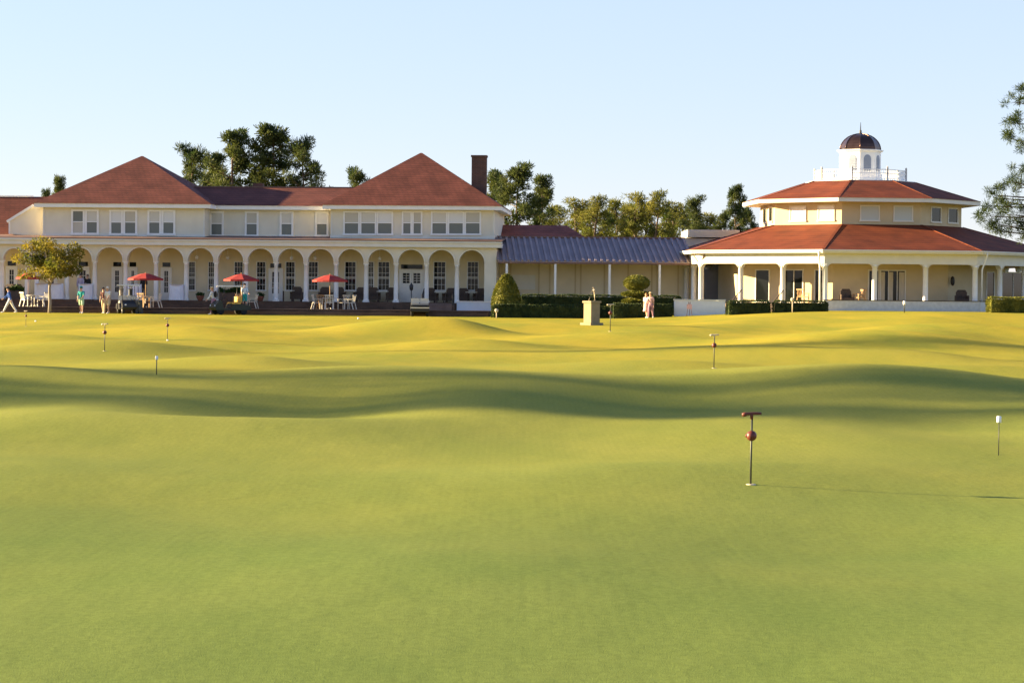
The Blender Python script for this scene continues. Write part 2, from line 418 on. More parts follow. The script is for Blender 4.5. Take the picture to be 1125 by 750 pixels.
# ================================================================== CLUBHOUSE
MF = Frame(at(272, 330, 147)[:2], R(-3.5))
club = thing('clubhouse', 'long cream two storey clubhouse with red hip roofs above a porch of arches', 'building', MF.world(0, 0), MF.yaw)
zf = .82                               # porch floor
zs = MF.Z(303, 288.2)                  # springing of the arches
zc0, zc1 = MF.Z(303, 270.8), MF.Z(303, 264.0)
uL, uR = MF.U(-75), MF.U(545.5)
cols = [1.2, 28.8, 39.5, 72.5, 103.2, 137, 170.6, 203.8, 236.8, 269.6, 302.7, 335.7, 368.8, 401.8, 434.8, 468.2, 501.6]
cu = [MF.U(p) for p in cols]
pier = MF.U(532)
cu = [cu[0]-1.95*2, cu[0]-1.95] + cu
# arcade wall
hw = .15
prof = [(uL, zs)]
ends = cu + [pier+hw]
for i in range(len(cu)):
    a = cu[i]+hw; b = ends[i+1]-hw
    prof.append((cu[i]-hw, zs))
    if b - a < .6: continue
    prof.append((a, zs)); c = (a+b)/2; r = (b-a)/2; rise = min(r, .80)*1.0 + .04
    for k in range(0, 19):
        t = math.pi - math.pi*k/18; prof.append((c + r*math.cos(t), zs + .06 + (rise-.02)*math.sin(t)))
    prof.append((b, zs))
prof.append((pier, zs)); prof.append((uR-.02, zs))
clean = [prof[0]]
for p in prof[1:]:
    if p[0] >= clean[-1][0] - 1e-6 and (abs(p[0]-clean[-1][0]) > 1e-4 or abs(p[1]-clean[-1][1]) > 1e-4): clean.append(p)
mb = MB(); mb.low_profile_wall(clean, zc0+.02, 0, .42); mb.box(pier, uR-.02, .0, .42, zf-.1, zs)
mb.box(uR-.44, uR-.022, .422, 3.2, zf, zc0+.01)
mb.build('arcade_wall', M['wall'], club)
# arch mouldings
for i in range(len(cu)):
    mb = MB()
    a = cu[i]+hw; b = ends[i+1]-hw
    if b-a < .6: continue
    c = (a+b)/2; r = (b-a)/2; rise = min(r, .80)+.02
    pts = [(c+(r+.05)*math.cos(math.pi-math.pi*k/18), -.02, zs+.06+(rise+.05)*math.sin(math.pi*k/18)) for k in range(19)]
    for k in range(18): mb.bar(pts[k], pts[k+1], .05, .09)
    mb.build('arch_moulding', M['cream'], club)
def column_mb(h, r0, r1, sq):
    m = MB()
    m.box(-sq, sq, -sq, sq, 0, .08)
    m.lathe([(r0*1.30, .08), (r0*1.32, .12), (r0*1.12, .16), (r0*1.03, .20), (r0, .26), (r0*.985, h*.4), (r1, h-.17), (r1*1.14, h-.16), (r1*1.14, h-.135), (r1*1.02, h-.12), (r1*1.05, h-.09), (r1*1.25, h-.065)], seg=18)
    m.box(-sq*.86, sq*.86, -sq*.86, sq*.86, h-.065, h-.002)
    return m
c0 = None
for u in cu:
    if c0 is None: c0 = column_mb(zs-zf, .155, .128, .20).build('column', M['white'], club); o = c0
    else:
        o = c0.copy(); C.objects.link(o); o.parent = club
    o.location = (u, .21, zf)
# cornice, porch roof, ceiling
MB().box(uL, uR+.28, -.32, .42, zc0+.022, zc1-.10).box(uL, uR+.34, -.40, .44, zc1-.098, zc1).box(uR, uR+.28, .424, 3.2, zc0+.022, zc1-.10).build('cornice', M['cream'], club)
zu = MF.Z(303, 260.0, 3)               # foot of the upper wall
mb = MB(); mb.add([(uL, -.42, zc1+.01), (uR+.36, -.42, zc1+.01), (uR+.36, 4.0, zu), (uL, 4.0, zu), (uL, -.42, zc1+.07), (uR+.36, -.42, zc1+.07), (uR+.36, 4.0, zu+.06), (uL, 4.0, zu+.06)],
                  [(0, 3, 2, 1), (4, 5, 6, 7), (0, 1, 5, 4), (1, 2, 6, 5), (2, 3, 7, 6), (3, 0, 4, 7)])
mb.build('porch_roof', M['porchroof'], club)
MB().box(uL, uR-.45, .424, 2.99, zc0-.12, zc0+.0).build('porch_ceiling', M['wall_in'], club)
MB().box(uL, uR-.022, 3.0, 12, zf-.02, zc0+.3).build('ground_floor_wall', M['wall_in'], club)
# upper walls
pv, mv = 2.0, 4.0
eb, et = 6.84, 7.10
lp0, lp1 = MF.U(47, pv), MF.U(224.5, pv)
rp0, rp1 = MF.U(363, pv), MF.U(542.5, pv)
MB().box(lp0, lp1, pv, 12, zu-.35, eb).box(rp0, rp1, pv, 12, zu-.35, eb).box(lp1+.002, rp0-.002, mv, 12, zu-.2, eb).build('upper_wall', M['wall'], club)
MB().box(lp0-.03, lp1+.03, pv-.04, pv-.002, zu-.3, zu+.10).box(rp0-.03, rp1+.03, pv-.04, pv-.002, zu-.3, zu+.10).box(lp1+.05, rp0-.05, mv-.04, mv-.002, zu-.1, zu+.13).build('base_trim', M['cream'], club)
# corner boards
for u in (lp0, rp0, lp1-.10, rp1-.10): MB().box(u, u+.10, pv-.025, pv-.001, zu+.102, eb-.01).build('corner_board', M['cream'], club)
oh = .48
def eave(mb, u0, u1, v0, v1):
    mb.box(u0, u1, v0, v1, eb, et)
e = MB(); eave(e, lp0-oh, lp1+oh, pv-oh, 12.4); eave(e, rp0-oh, rp1+oh, pv-oh, 12.4); eave(e, lp1+oh+.002, rp0-oh-.002, mv-oh, 12.3)
e.build('eaves', M['white'], club)
def hip(u0, u1, v0, v1, z0, z1, uc=None, ridge=0.0):
    uc = (u0+u1)/2 if uc is None else uc; vc = (v0+v1)/2
    m = MB()
    a = [(u0, v0, z0), (u1, v0, z0), (u1, v1, z0), (u0, v1, z0)]
    if ridge: t = [(uc-ridge, vc, z1), (uc+ridge, vc, z1)]
    else: t = [(uc-.06, vc, z1), (uc+.06, vc, z1)]
    return m.add(a+t, [(0, 1, 5, 4), (1, 2, 5), (2, 3, 4, 5), (3, 0, 4), (0, 3, 2, 1)])
vpk = 7.3
hip(lp0-oh-.06, lp1+oh+.06, pv-oh-.06, 2*vpk-(pv-oh-.06), et+.002, MF.Z(152, 171.5, vpk)).build('hip_roof', M['roof'], club)
rr = hip(rp0-oh-.06, rp1+oh+.06, pv-oh-.06, 2*vpk-(pv-oh-.06), et+.002, MF.Z(456, 168, vpk)).build('hip_roof', M['roof'], club)
zr = MF.Z(300, 206, vpk)
m_ = MB(); a0, a1 = MF.U(175, vpk), MF.U(420, vpk)
m_.add([(lp1-.6, mv-oh-.05, et+.003), (rp0+.6, mv-oh-.05, et+.003), (a1, vpk, zr), (a0, vpk, zr), (lp1-.6, 12, et+.003), (rp0+.6, 12, et+.003)], [(0, 1, 2, 3), (3, 2, 5, 4), (0, 3, 4), (1, 5, 2), (0, 4, 5, 1)])
m_.build('centre_roof', M['roof'], club)
m_ = MB(); m_.bar((a0-1, vpk, zr+.02), (a1+1, vpk, zr+.02), .16, .08); m_.build('ridge_cap', M['porchroof'], club)
# chimney stacks
cz0, cz1 = 7.3, MF.Z(525, 170.5, 4.4)
ch = MB().box(MF.U(517, 4.4), MF.U(533, 4.4), 4.4, 5.3, cz0, cz1-.12).build('chimney', M['brick'], rr)
MB().box(MF.U(516.2, 4.4), MF.U(533.8, 4.4), 4.35, 5.35, cz1-.118, cz1).build('chimney', M['brick'], rr).name = 'chimney_cap'
MB().box(MF.U(276, vpk), MF.U(287, vpk), vpk+.3, vpk+1.0, zr-.3, MF.Z(281, 201, vpk)).build('chimney', M['brick'], club)
# left wing with raking end wall
wv = 2.7
pw = [MF.hit(10, 257, wv), MF.hit(47.2, 260, wv), MF.hit(47.2, 225.6, wv), MF.hit(37, 226.5, wv), MF.hit(10, 243.5, wv)]
MB().extrude([(p[0], p[1]) for p in pw], wv, wv+3).build('wing_wall', M['wall'], club)
mb = MB(); mb.bar((pw[4][0]-.12, wv-.05, pw[4][1]+.0), (pw[3][0], wv-.05, pw[3][1]+.05), .12, .16); mb.bar((pw[0][0]+.03, wv-.03, pw[0][1]), (pw[4][0]+.03, wv-.03, pw[4][1]), .08, .08)
mb.build('rake_trim', M['white'], club)
w0, w1 = MF.U(-75, 4), MF.U(60, 4)
zr2 = MF.Z(15, 216, 7.2)
mb = MB(); mb.add([(w0, 3.6, zu-.05), (w1, 3.6, zu-.05), (w1, 7.2, zr2), (w0, 7.2, zr2), (w0, 11, zu), (w1, 11, zu)], [(0, 1, 2, 3), (3, 2, 5, 4), (0, 3, 4), (1, 5, 2), (0, 4, 5, 1)])
mb.build('wing_roof', M['roof'], club)
MB().bar((w0, 7.2, zr2+.02), (MF.U(36, 7.2), 7.2, zr2+.02), .2, .09).build('ridge_cap', M['white'], club)

WIN_N = 0
def window(par, x0, x1, z0, z1, y, split=.5, top='blind', bot='glass2', grid=(1, 1), fw=.09, name='window', framemat='white', proud=.07):
    m = MB()
    m.box(x0, x0+fw, y-proud, y-.001, z0, z1).box(x1-fw, x1, y-proud, y-.001, z0, z1)
    m.box(x0+fw, x1-fw, y-proud, y-.001, z1-fw, z1).box(x0-.03, x1+.03, y-proud-.04, y-.002, z0-.05, z0+fw*.7)
    zm = z0 + (z1-z0)*split
    if 0 < split < 1: m.box(x0+fw, x1-fw, y-proud+.012, y-.002, zm-.028, zm+.028)
    nxg, nzg = grid
    for i in range(1, nxg):
        u = x0+fw+(x1-x0-2*fw)*i/nxg; m.box(u-.009, u+.009, y-.035, y-.003, z0+fw*.7, z1-fw)
    for j in range(1, nzg):
        w = z0+(z1-z0)*j/nzg; m.box(x0+fw, x1-fw, y-.040, y-.004, w-.009, w+.009)
    fr = m.build(name, M[framemat], par)
    if 0 < split < 1:
        if top == 'blind':
            global WIN_N
            WIN_N += 1; q_ = WIN_N % 7
            top = ('upper_a', 'upper_b', 'upper_a', 'upper_c', 'upper_b', 'upper_a', 'upper_c')[q_]
            if WIN_N == 1: top, bot = 'glass2', 'upper_b'
        MB().box(x0+fw, x1-fw, y-.020, y-.005, zm+.028, z1-fw).build('pane', M[top], fr)
        MB().box(x0+fw, x1-fw, y-.018, y-.005, z0+fw*.7, zm-.028).build('pane', M[bot], fr)
    else:
        MB().box(x0+fw, x1-fw, y-.018, y-.005, z0+fw*.7, z1-fw).build('pane', M[bot], fr)
    return fr
def wins(pairs, v, y0, y1, **k):
    for a, b in pairs:
        window(club, MF.U(a, v), MF.U(b, v), MF.Z((a+b)/2, y1, v), MF.Z((a+b)/2, y0, v), v, **k)
wins([(78, 93), (93.2, 108.4)], pv, 230, 257.4, fw=.13)
wins([(120, 135), (135.2, 150.6), (161.8, 177), (177.2, 192.4)], pv, 230.4, 257.8, fw=.13)
wins([(230, 245.5), (268.6, 283.8), (307, 322), (345.8, 360.6)], mv, 232, 259.4, fw=.13)
wins([(376.8, 394.8), (395, 413.1), (413.3, 431.4), (441, 452.2), (452.4, 463.6), (473, 491.2), (491.4, 509.6), (509.8, 528)], pv, 232, 257.8, fw=.10)
# porch windows and doors
def pwins(lst):
    for a, b in lst:
        window(club, MF.U(a, 3), MF.U(b, 3), MF.Z(a, 319, 3), MF.Z(a, 287, 3), 3.0, bot='glass', top='glass', split=.45, grid=(3, 5), fw=.055)
pwins([(207, 215), (228.5, 236), (257, 267.5), (281.5, 292.5), (313.5, 324.5), (338.5, 349.8), (378.5, 391.5), (415, 428.4), (476, 490), (513, 526), (404, 411)])
def fdoor(a, b, double=False):
    x0, x1 = MF.U(a, 3), MF.U(b, 3); zt_ = zf + 2.05
    m = MB(); y = 3.0
    m.box(x0-.08, x0+.04, y-.08, y-.001, zf, zt_).box(x1-.04, x1+.08, y-.08, y-.001, zf, zt_).box(x0-.08, x1+.08, y-.08, y-.001, zt_+.001, zt_+.1)
    d = m.build('door', M['white'], club)
    n = 2 if double else 1; w = (x1-x0-.08)/n
    for i in range(n):
        a0 = x0+.04+i*w; a1_ = a0+w-.01
        l = MB(); zb = zf+.5 if not double else zf+1.25
        l.box(a0, a0+.12, y-.05, y-.002, zf+.01, zt_).box(a1_-.12, a1_, y-.05, y-.002, zf+.01, zt_).box(a0+.12, a1_-.12, y-.05, y-.002, zf+.01, zb).box(a0+.12, a1_-.12, y-.05, y-.002, zt_-.14, zt_)
        for j in range(1, 4): zz = zb+(zt_-.14-zb)*j/4; l.box(a0+.12, a1_-.12, y-.046, y-.003, zz-.012, zz+.012)
        l.box((a0+a1_)/2-.012, (a0+a1_)/2+.012, y-.044, y-.004, zb, zt_-.14)
        l.build('leaf', M['white'], d)
        MB().box(a0+.12, a1_-.12, y-.02, y-.006, zb, zt_-.14).build('pane', M['glass'], d)
    MB().box(x0+.03, x1-.03, y-.03, y-.004, zt_+.14, zt_+.42).build('transom', M['glass'], club)
fdoor(124, 133.5); fdoor(178, 187.5); fdoor(86, 97); fdoor(142, 150); fdoor(296.5, 309.5); fdoor(440, 464.5, True); fdoor(52, 62); fdoor(8, 18)
# porch lamps
for p in (250, 346, 417, 320, 216):
    u = MF.U(p, 1.6); MB().tube([(u, 1.6, zc0-.12), (u, 1.6, zc0-.62)], .012, 6).ball((u, 1.6, zc0-.72), .11, .11, .13).build('porch_lamp', M['lath'], club)

# ------------------------------------------------------------------ terrace and steps (setting)
t = MB()
t.box(uL-6, uR-.2, -.55, 2.99, -.6, zf)
t.build('porch_floor', M['step']); o = bpy.data.objects['porch_floor']; o.location = MF.world(0, 0); o.rotation_euler = (0, 0, MF.yaw); tag(o, kind='structure')
lt = .34
t = MB(); t.box(uL-6, uR-.2, -4.4, -.552, -.6, lt)
o = t.build('terrace', M['step']); o.location = MF.world(0, 0); o.rotation_euler = (0, 0, MF.yaw); tag(o, kind='structure')
t = MB()
t.box(uL-6, uR-.2, -4.82, -4.402, -.6, lt-.16); t.box(uL-6, MF.U(434), -.95, -.553, lt+.002, lt+.20)
o = t.build('steps', M['step']); o.location = MF.world(0, 0); o.rotation_euler = (0, 0, MF.yaw); tag(o, kind='structure')
# paler nosing slab along the terrace edge
t = MB(); t.box(uL-6, uR-.15, -4.45, -4.1, lt+.003, lt+.035)
o = t.build('kerb', M['paving']); o.location = MF.world(0, 0); o.rotation_euler = (0, 0, MF.yaw); tag(o, kind='structure')
# doorstep landing in front of the double door
t = MB(); t.box(MF.U(468), MF.U(501), -1.9, -.56, lt+.004, zf-.15).box(MF.U(468), MF.U(501), -1.2, -.558, zf-.148, zf-.02)
o = t.build('landing', M['paving']); o.location = MF.world(0, 0); o.rotation_euler = (0, 0, MF.yaw); tag(o, kind='structure')
pl = thing('planter_wall', 'low pale blue painted wall below the last arch on the right', 'wall', MF.world(0, 0), MF.yaw)
MB().box(MF.U(502, -2.2), MF.U(541, -2.2), -2.2, -1.9, lt+.02, lt+.56).build('wall_panel', mat('pale_blue_paint', (.55, .62, .68), .6, .05, 3), pl)
MB().box(MF.U(501.5, -2.2), MF.U(541.5, -2.2), -2.25, -1.85, lt+.562, lt+.61).build('coping', M['white'], pl)

# ------------------------------------------------------------------ covered walkway
WF = Frame(at(655, 330, 145.5)[:2], R(-1.0))
walk = thing('covered_walkway', 'long walkway under a sloping blue violet metal roof on white posts', 'building', WF.world(0, 0), WF.yaw)
f0, f1 = WF.U(547), WF.U(762); zb_ = WF.Z(655, 287.5)
b0, b1 = WF.U(545.5, 3.6), WF.U(752, 3.6); zt2 = WF.Z(655, 262, 3.6)
m_ = MB()
n = 32
def wp(s, tt): return Vector((f0+(f1-f0)*s + ((b0-f0)*(1-s)+(b1-f1)*s)*tt, 3.6*tt, zb_+(zt2-zb_)*tt))
dn = Vector((0, 0, -.05))
q = [wp(0, 0), wp(1, 0), wp(1, 1), wp(0, 1)]
m_.add(q+[p+dn for p in q], [(0, 1, 2, 3), (7, 6, 5, 4), (0, 4, 5, 1), (1, 5, 6, 2), (2, 6, 7, 3), (3, 7, 4, 0)])
nrm = (q[1]-q[0]).cross(q[3]-q[0]).normalized()
for i in range(n+1):
    s_ = i/n; sk = .0
    a = wp(min(1, max(0, s_)), 0)+nrm*.05; b = wp(min(1, max(0, s_-.012)), 1)+nrm*.05
    m_.bar(a, b, .15, .08)
m_.build('metal_roof', M['metalroof'], walk)
MB().box(f0, f1-.1, -.02, .06, zb_-.16, zb_-.055).build('front_beam', M['porchroof'], walk)
MB().box(WF.U(546), WF.U(771), 3.6, 4.0, -.3, zb_+.9).build('back_wall', M['wall_in'], walk)
m_ = MB()
for p in (561, 592, 604, 632, 638, 664, 690, 716, 722, 745): u = WF.U(p, 3.6); m_.box(u-.05, u+.05, 3.55, 3.598, .2, zb_+.8)
m_.build('wall_batten', M['octwall'], walk)
MB().box(WF.U(563, 3.6), WF.U(588, 3.6), 3.56, 3.597, WF.Z(575, 318, 3.6), WF.Z(575, 302, 3.6)).build('door_panel', M['cream'], walk)
for p in (556.6, 610, 669.6, 724.6):
    u = WF.U(p, .1); MB().box(u-.07, u+.07, .0, .14, -.2, zb_-.15).build('post', M['white'], walk)
MB().box(f0, f1, -.3, 3.59, -.4, .12).build('walkway_floor', M['paving'], walk)
# cap strip along the back edge of the metal roof
MB().bar(wp(0, 1)+Vector((0, .05, .06)), wp(1, 1)+Vector((0, .05, .06)), .2, .12).build('ridge_cap', M['porchroof'], walk)
# low red-roofed house behind it
HF = Frame(at(595, 330, 153)[:2], 0)
hb = thing('rear_building', 'low rear house showing only its red roof behind the metal walkway roof', 'building', HF.world(0, 0), 0)
ze, zr3 = HF.Z(600, 268), HF.Z(600, 247.5, 3.5)
hu0, hu1 = HF.U(520), HF.U(655)
MB().box(hu0+.4, hu1-.4, .4, 7, 0, ze).build('wall', M['wall'], hb)
MB().add([(hu0, 0, ze), (hu1, 0, ze), (hu1, 7.4, ze), (hu0, 7.4, ze), (hu0, 3.5, zr3), (HF.U(622, 3.5), 3.5, zr3)], [(0, 1, 5, 4), (1, 2, 5), (2, 3, 4, 5), (3, 0, 4), (0, 3, 2, 1)]).build('roof', M['roof3'], hb)
# grey flat-topped block
BF = Frame(at(784, 330, 154)[:2], 0)
gb = thing('flat_roofed_block', 'pale grey flat roofed block behind the joint of walkway and round pavilion', 'building', BF.world(0, 0), 0)
MB().box(BF.U(748), BF.U(832), 0.3, 6, 0, BF.Z(784, 262)).build('wall', M['greyblock'], gb)
MB().box(BF.U(755), BF.U(812), 0, 6, BF.Z(784, 260.8), BF.Z(784, 252.5)).build('parapet', M['greyblock'], gb)
m_ = MB()
for k in range(9): z_ = BF.Z(784, 253.4)-k*.05; m_.box(BF.U(756), BF.U(811), -.03, -.001, z_-.03, z_-.008)
m_.build('louvre', M['cream'], gb)

# ================================================================== OCTAGON PAVILION
DC = 148.0
oc = at(943.5, 300, DC)
octo = thing('octagon_pavilion', 'eight sided pavilion with two tiers of red roof and a domed white cupola', 'building', (oc.x, oc.y, 0), R(4.2))
def ring(Rr, z, ph=22.5): return [(Rr*math.cos(R(45*k-90+ph)), Rr*math.sin(R(45*k-90+ph)), z) for k in range(8)]
def oct_strip(rings, mbx=None, cap_top=False, cap_bot=False, smooth=False):
    m = mbx or MB(); vs = []; fs = []
    for r_ in rings: vs += r_
    for i in range(len(rings)-1):
        for k in range(8):
            k2 = (k+1) % 8; fs.append((i*8+k, i*8+k2, (i+1)*8+k2, (i+1)*8+k))
    if cap_bot: fs.append(tuple(range(7, -1, -1)))
    if cap_top: fs.append(tuple(range((len(rings)-1)*8, len(rings)*8)))
    return m.add(vs, fs, smooth)
RE, RU, RC, RI, RW = 12.68, 7.72, 12.18, 9.35, 6.55
OF = Frame((oc.x + math.sin(R(4.2))*11.2, oc.y - math.cos(R(4.2))*11.2), R(4.2))   # column line of the front face
def ozf(px, py, back=0): return OF.Z(px, py, back)
zfl = ozf(990, 329.8)-.30              # porch floor
zpw = ozf(990, 329.8)                  # top of low wall
zbm = ozf(990, 290.2)                  # underside of beam
zf0, zf1 = ozf(990, 279.0, -.5), ozf(990, 274.8, -.5)
ap = math.cos(R(22.5))
zwj = OF.Z(970, 246.8, 11.2-RW*ap); zu0 = OF.Z(970, 222, 11.2-RU*ap); zu1 = OF.Z(970, 217.4, 11.2-RU*ap)
zdk = OF.Z(955, 198.0, 11.2-3.4)
oct_strip([ring(RI, .0), ring(RI, zf1-.08)]).build('inner_wall', M['octwall'], octo)
oct_strip([ring(RE+.06, zf1+.002), ring(RW-.05, zwj+.02)]).build('lower_roof', M['roof2'], octo)
oct_strip([ring(RC, zbm), ring(RC+.005, zf0+.02), ring(RC+.02, zf0+.02), ring(RE, zf0+.02), ring(RE+.02, zf0+.06), ring(RE+.04, zf1-.1), ring(RE+.1, zf1-.09), ring(RE+.1, zf1)]).build('fascia', M['cream'], octo)
oct_strip([ring(RC-.4, zbm), ring(RC-.4, zf1-.05)]).build('beam_back', M['octwall'], octo)
oct_strip([ring(RC-.4, zbm+.12), ring(RI-.1, zbm+.12)]).build('porch_ceiling', M['octwall'], octo)
oct_strip([ring(RC+.25, -.3), ring(RC+.25, zfl), ring(RI-.2, zfl)]).build('porch_floor', M['paving'], octo)
oct_strip([ring(RW, zwj-.4), ring(RW, zu0+.2)]).build('upper_wall', M['octwall'], octo)
oct_strip([ring(RW-.1, zu0+.03), ring(RU-.02, zu0+.03), ring(RU, zu0), ring(RU+.03, zu0+.02), ring(RU+.03, zu1)]).build('upper_fascia', M['cream'], octo)
oct_strip([ring(RU+.08, zu1+.002), ring(3.55, zdk)]).build('upper_roof', M['roof2'], octo)
oct_strip([ring(3.58, zdk-.1), ring(3.58, zdk+.03)], cap_top=True).build('roof_deck', M['white'], octo)
# hip ridges
for k in range(8):
    MB().bar(Vector(ring(RE, zf1+.01)[k]), Vector(ring(RW+.1, zwj-.0)[k]), .18, .035).build('hip_ridge', M['roof2'], octo)
    MB().bar(Vector(ring(RU, zu1+.012)[k]), Vector(ring(3.6, zdk+.0)[k]), .14, .03).build('hip_ridge', M['roof2'], octo)
def face(k):
    """face k: 0 = front, 1 = to its right, 7 = to its left; returns outward normal n and along t"""
    a = R(-90+45*k); n_ = Vector((math.cos(a), math.sin(a), 0)); t_ = Vector((-math.sin(a), math.cos(a), 0)); return n_, t_
# columns: corner + two per face, with rounded haunches
hcol = zbm-zfl
oc0 = None
half = RC*math.sin(R(22.5)); apc = RC*ap-.2
for k in range(8):
    n_, t_ = face(k)
    for s_ in (-1/3, 1/3, 1.0):
        p = n_*apc + t_*(half*s_*(1 if abs(s_) < 1 else .985)); 
        if k in (3, 4, 5) : continue
        if oc0 is None: oc0 = column_mb(hcol, .165, .155, .19).build('column', M['white'], octo); o = oc0
        else: o = oc0.copy(); C.objects.link(o); o.parent = octo
        o.location = (p.x, p.y, zfl); o.rotation_euler = (0, 0, R(45*k + (22.5 if s_ == 1.0 else 0)))
m_ = MB()
for k in range(8):
    n_, t_ = face(k)
    for s_ in (-1, -1/3, 1/3, 1.0):
        for sg in (-1, 1):
            if abs(s_) == 1 and sg == s_: continue
            base = n_*(apc) + t_*(half*s_*(1 if abs(s_) < 1 else .985) + sg*.14)
            poly = [Vector((0, 0, 0)), t_*sg*.24]; 
            a = base + Vector((0, 0, zbm)); vs = []
            for dd in (-.16, .18):
                vs += [a+n_*dd, a+n_*dd+t_*sg*.26, a+n_*dd+t_*sg*.12+Vector((0, 0, -.05)), a+n_*dd+t_*sg*.04+Vector((0, 0, -.12)), a+n_*dd+Vector((0, 0, -.24))]
            m_.add(vs, [(0, 1, 2, 3, 4), (9, 8, 7, 6, 5)] + [(i, i+5, (i+1) % 5+5, (i+1) % 5) for i in range(5)])
m_.build('column_haunch', M['cream'], octo)
# low wall on front and right faces
def face_box(mbx, k, r_ap, s0, s1, z0, z1, th, inset=0):
    n_, t_ = face(k); c = n_*(r_ap-th/2) + t_*((s0+s1)/2) + Vector((0, 0, (z0+z1)/2))
    return mbx.obox(c, t_, n_, Vector((0, 0, 1)), (s1-s0)/2, th/2, (z1-z0)/2)
wh = (RC+.35)*math.sin(R(22.5))
m_ = MB(); face_box(m_, 0, apc+.5, -wh+.05, wh-.02, -.3, zpw-.05, .22); face_box(m_, 1, apc+.5, -wh+.02, wh, -.3, zpw-.05, .22)
m_.build('low_wall', mat('whitewashed_block', (.62, .60, .55), .8, .1, 5), octo)
m_ = MB(); face_box(m_, 0, apc+.53, -wh+.03, wh-.02, zpw-.048, zpw, .28); face_box(m_, 1, apc+.53, -wh+.02, wh, zpw-.048, zpw, .28)
m_.build('wall_coping', M['darkwick'], octo)
# upper windows
def fwin(k, r_ap, s0, s1, z0, z1, paneM, name='window', fw=.08, grid=(1, 1), framemat='cream'):
    n_, t_ = face(k); m = MB(); Z_ = Vector((0, 0, 1))
    def bx(mm, a, b, c, d, o0, o1): mm.obox(n_*(r_ap+(o0+o1)/2)+t_*((a+b)/2)+Z_*((c+d)/2), t_, n_, Z_, (b-a)/2, (o1-o0)/2, (d-c)/2)
    bx(m, s0, s0+fw, z0, z1, .001, .06); bx(m, s1-fw, s1, z0, z1, .001, .06); bx(m, s0+fw, s1-fw, z1-fw, z1, .001, .06); bx(m, s0-.03, s1+.03, z0-.04, z0+fw*.7, .002, .09)
    for i in range(1, grid[0]): u = s0+(s1-s0)*i/grid[0]; bx(m, u-.025, u+.025, z0+fw*.7, z1-fw, .003, .045)
    for i in range(1, grid[1]): w = z0+(z1-z0)*i/grid[1]; bx(m, s0+fw, s1-fw, w-.015, w+.015, .003, .04)
    fr = m.build(name, M[framemat], octo)
    q_ = MB(); bx(q_, s0+fw, s1-fw, z0+fw*.7, z1-fw, .004, .02); q_.build('pane', M[paneM], fr)
    return fr
hwu = RW*math.sin(R(22.5)); zw0 = zwj+.22; zw1 = zu0-.16
wm = {7: 'blind', 0: 'blind2', 1: 'glass'}
for k in (7, 0, 1, 6):
    for s_ in (-.50, .34):
        fwin(k, RW*ap, hwu*s_-.1, hwu*s_+1.15, zw0, zw1, wm.get(k, 'glass'))
# doors and windows on the porch wall
hwi = RI*math.sin(R(22.5)); api = RI*ap
def s_of(k, px):
    """offset along inner face k at photo column px"""
    n_, t_ = face(k); rot = Matrix.Rotation(R(4.2), 3, 'Z'); nw, tw = rot @ n_, rot @ t_
    d = ray(px, 310); p0 = Vector((oc.x, oc.y, 0)) + nw*api
    tt = (p0-EYE).dot(nw)/d.dot(nw); return ((EYE + d*tt) - p0).dot(tw)
zd0, zd1 = zfl+.02, zfl+2.15
for k, a, b, g in ((0, 953.5, 966, (1, 1)), (0, 966.5, 995, (3, 1)), (7, 830, 846, (1, 1)), (7, 862, 883, (2, 1)), (7, 895, 906, (1, 1)), (1, 1083, 1092, (1, 1)), (1, 1100, 1125, (2, 1))):
    fwin(k, api, s_of(k, a), s_of(k, b), zd0+.06 if g[0] > 1 else zd0+.1, zd1, 'glass', 'door' if g[0] > 1 else 'window', .07, g)
n_, t_ = face(0)
for a, b in ((968, 972), (976.5, 981), (987.5, 993.5)):  # pale strips over the front door panes, standing in for reflections
    sa, sb = s_of(0, a), s_of(0, b)
    MB().obox(n_*(api+.028)+t_*((sa+sb)/2)+Vector((0, 0, (zd0+zd1)/2+.02)), t_, n_, Vector((0, 0, 1)), (sb-sa)/2, .006, (zd1-zd0)/2-.16).build('reflection_strip', M['reflection_strip'], octo)
# round wall lantern
MB().ball(n_*(api+.12)+t_*s_of(0, 1046)+Vector((0, 0, zfl+1.5)), .14, .12, .3).build('wall_lantern', M['dark'], octo)
# downpipes
def dpipe(k_side, s_, name='downpipe'):
    n_, t_ = face(k_side); m = MB(); a = n_*(RE*ap+.02)+t_*s_
    m.tube([a+Vector((0, 0, zf1-.08)), a+Vector((0, 0, zf0-.05)), n_*(apc+.24)+t_*(s_*.955)+Vector((0, 0, zbm-.3)), n_*(apc+.24)+t_*(s_*.955)+Vector((0, 0, zfl+.1))], .055, 8)
    return m.build(name, M['lath'], octo)
dpipe(1, -half+.32); dpipe(7, half-.08)
# balustrade on the roof deck
rb = 2.98; rh = .74
m_ = MB()
rr0 = [Vector(p) for p in ring(rb, zdk+.03)]
for k in range(8):
    a, b = rr0[k], rr0[(k+1) % 8]
    for zz in (.14, .46, rh-.04): m_.bar(a+Vector((0, 0, zz)), b+Vector((0, 0, zz)), .045, .05)
    for i in range(1, 15): p = a.lerp(b, i/15); m_.bar(p+Vector((0, 0, .14)), p+Vector((0, 0, rh-.06)), .022)
bal = m_.build('balustrade', M['lath'], octo)
for k in range(8):
    a = rr0[k]; MB().box(a.x-.055, a.x+.055, a.y-.055, a.y+.055, zdk+.03, zdk+.1+rh).ball((a.x, a.y, zdk+.14+rh), .06).build('railing_post', M['greyblock'], octo)
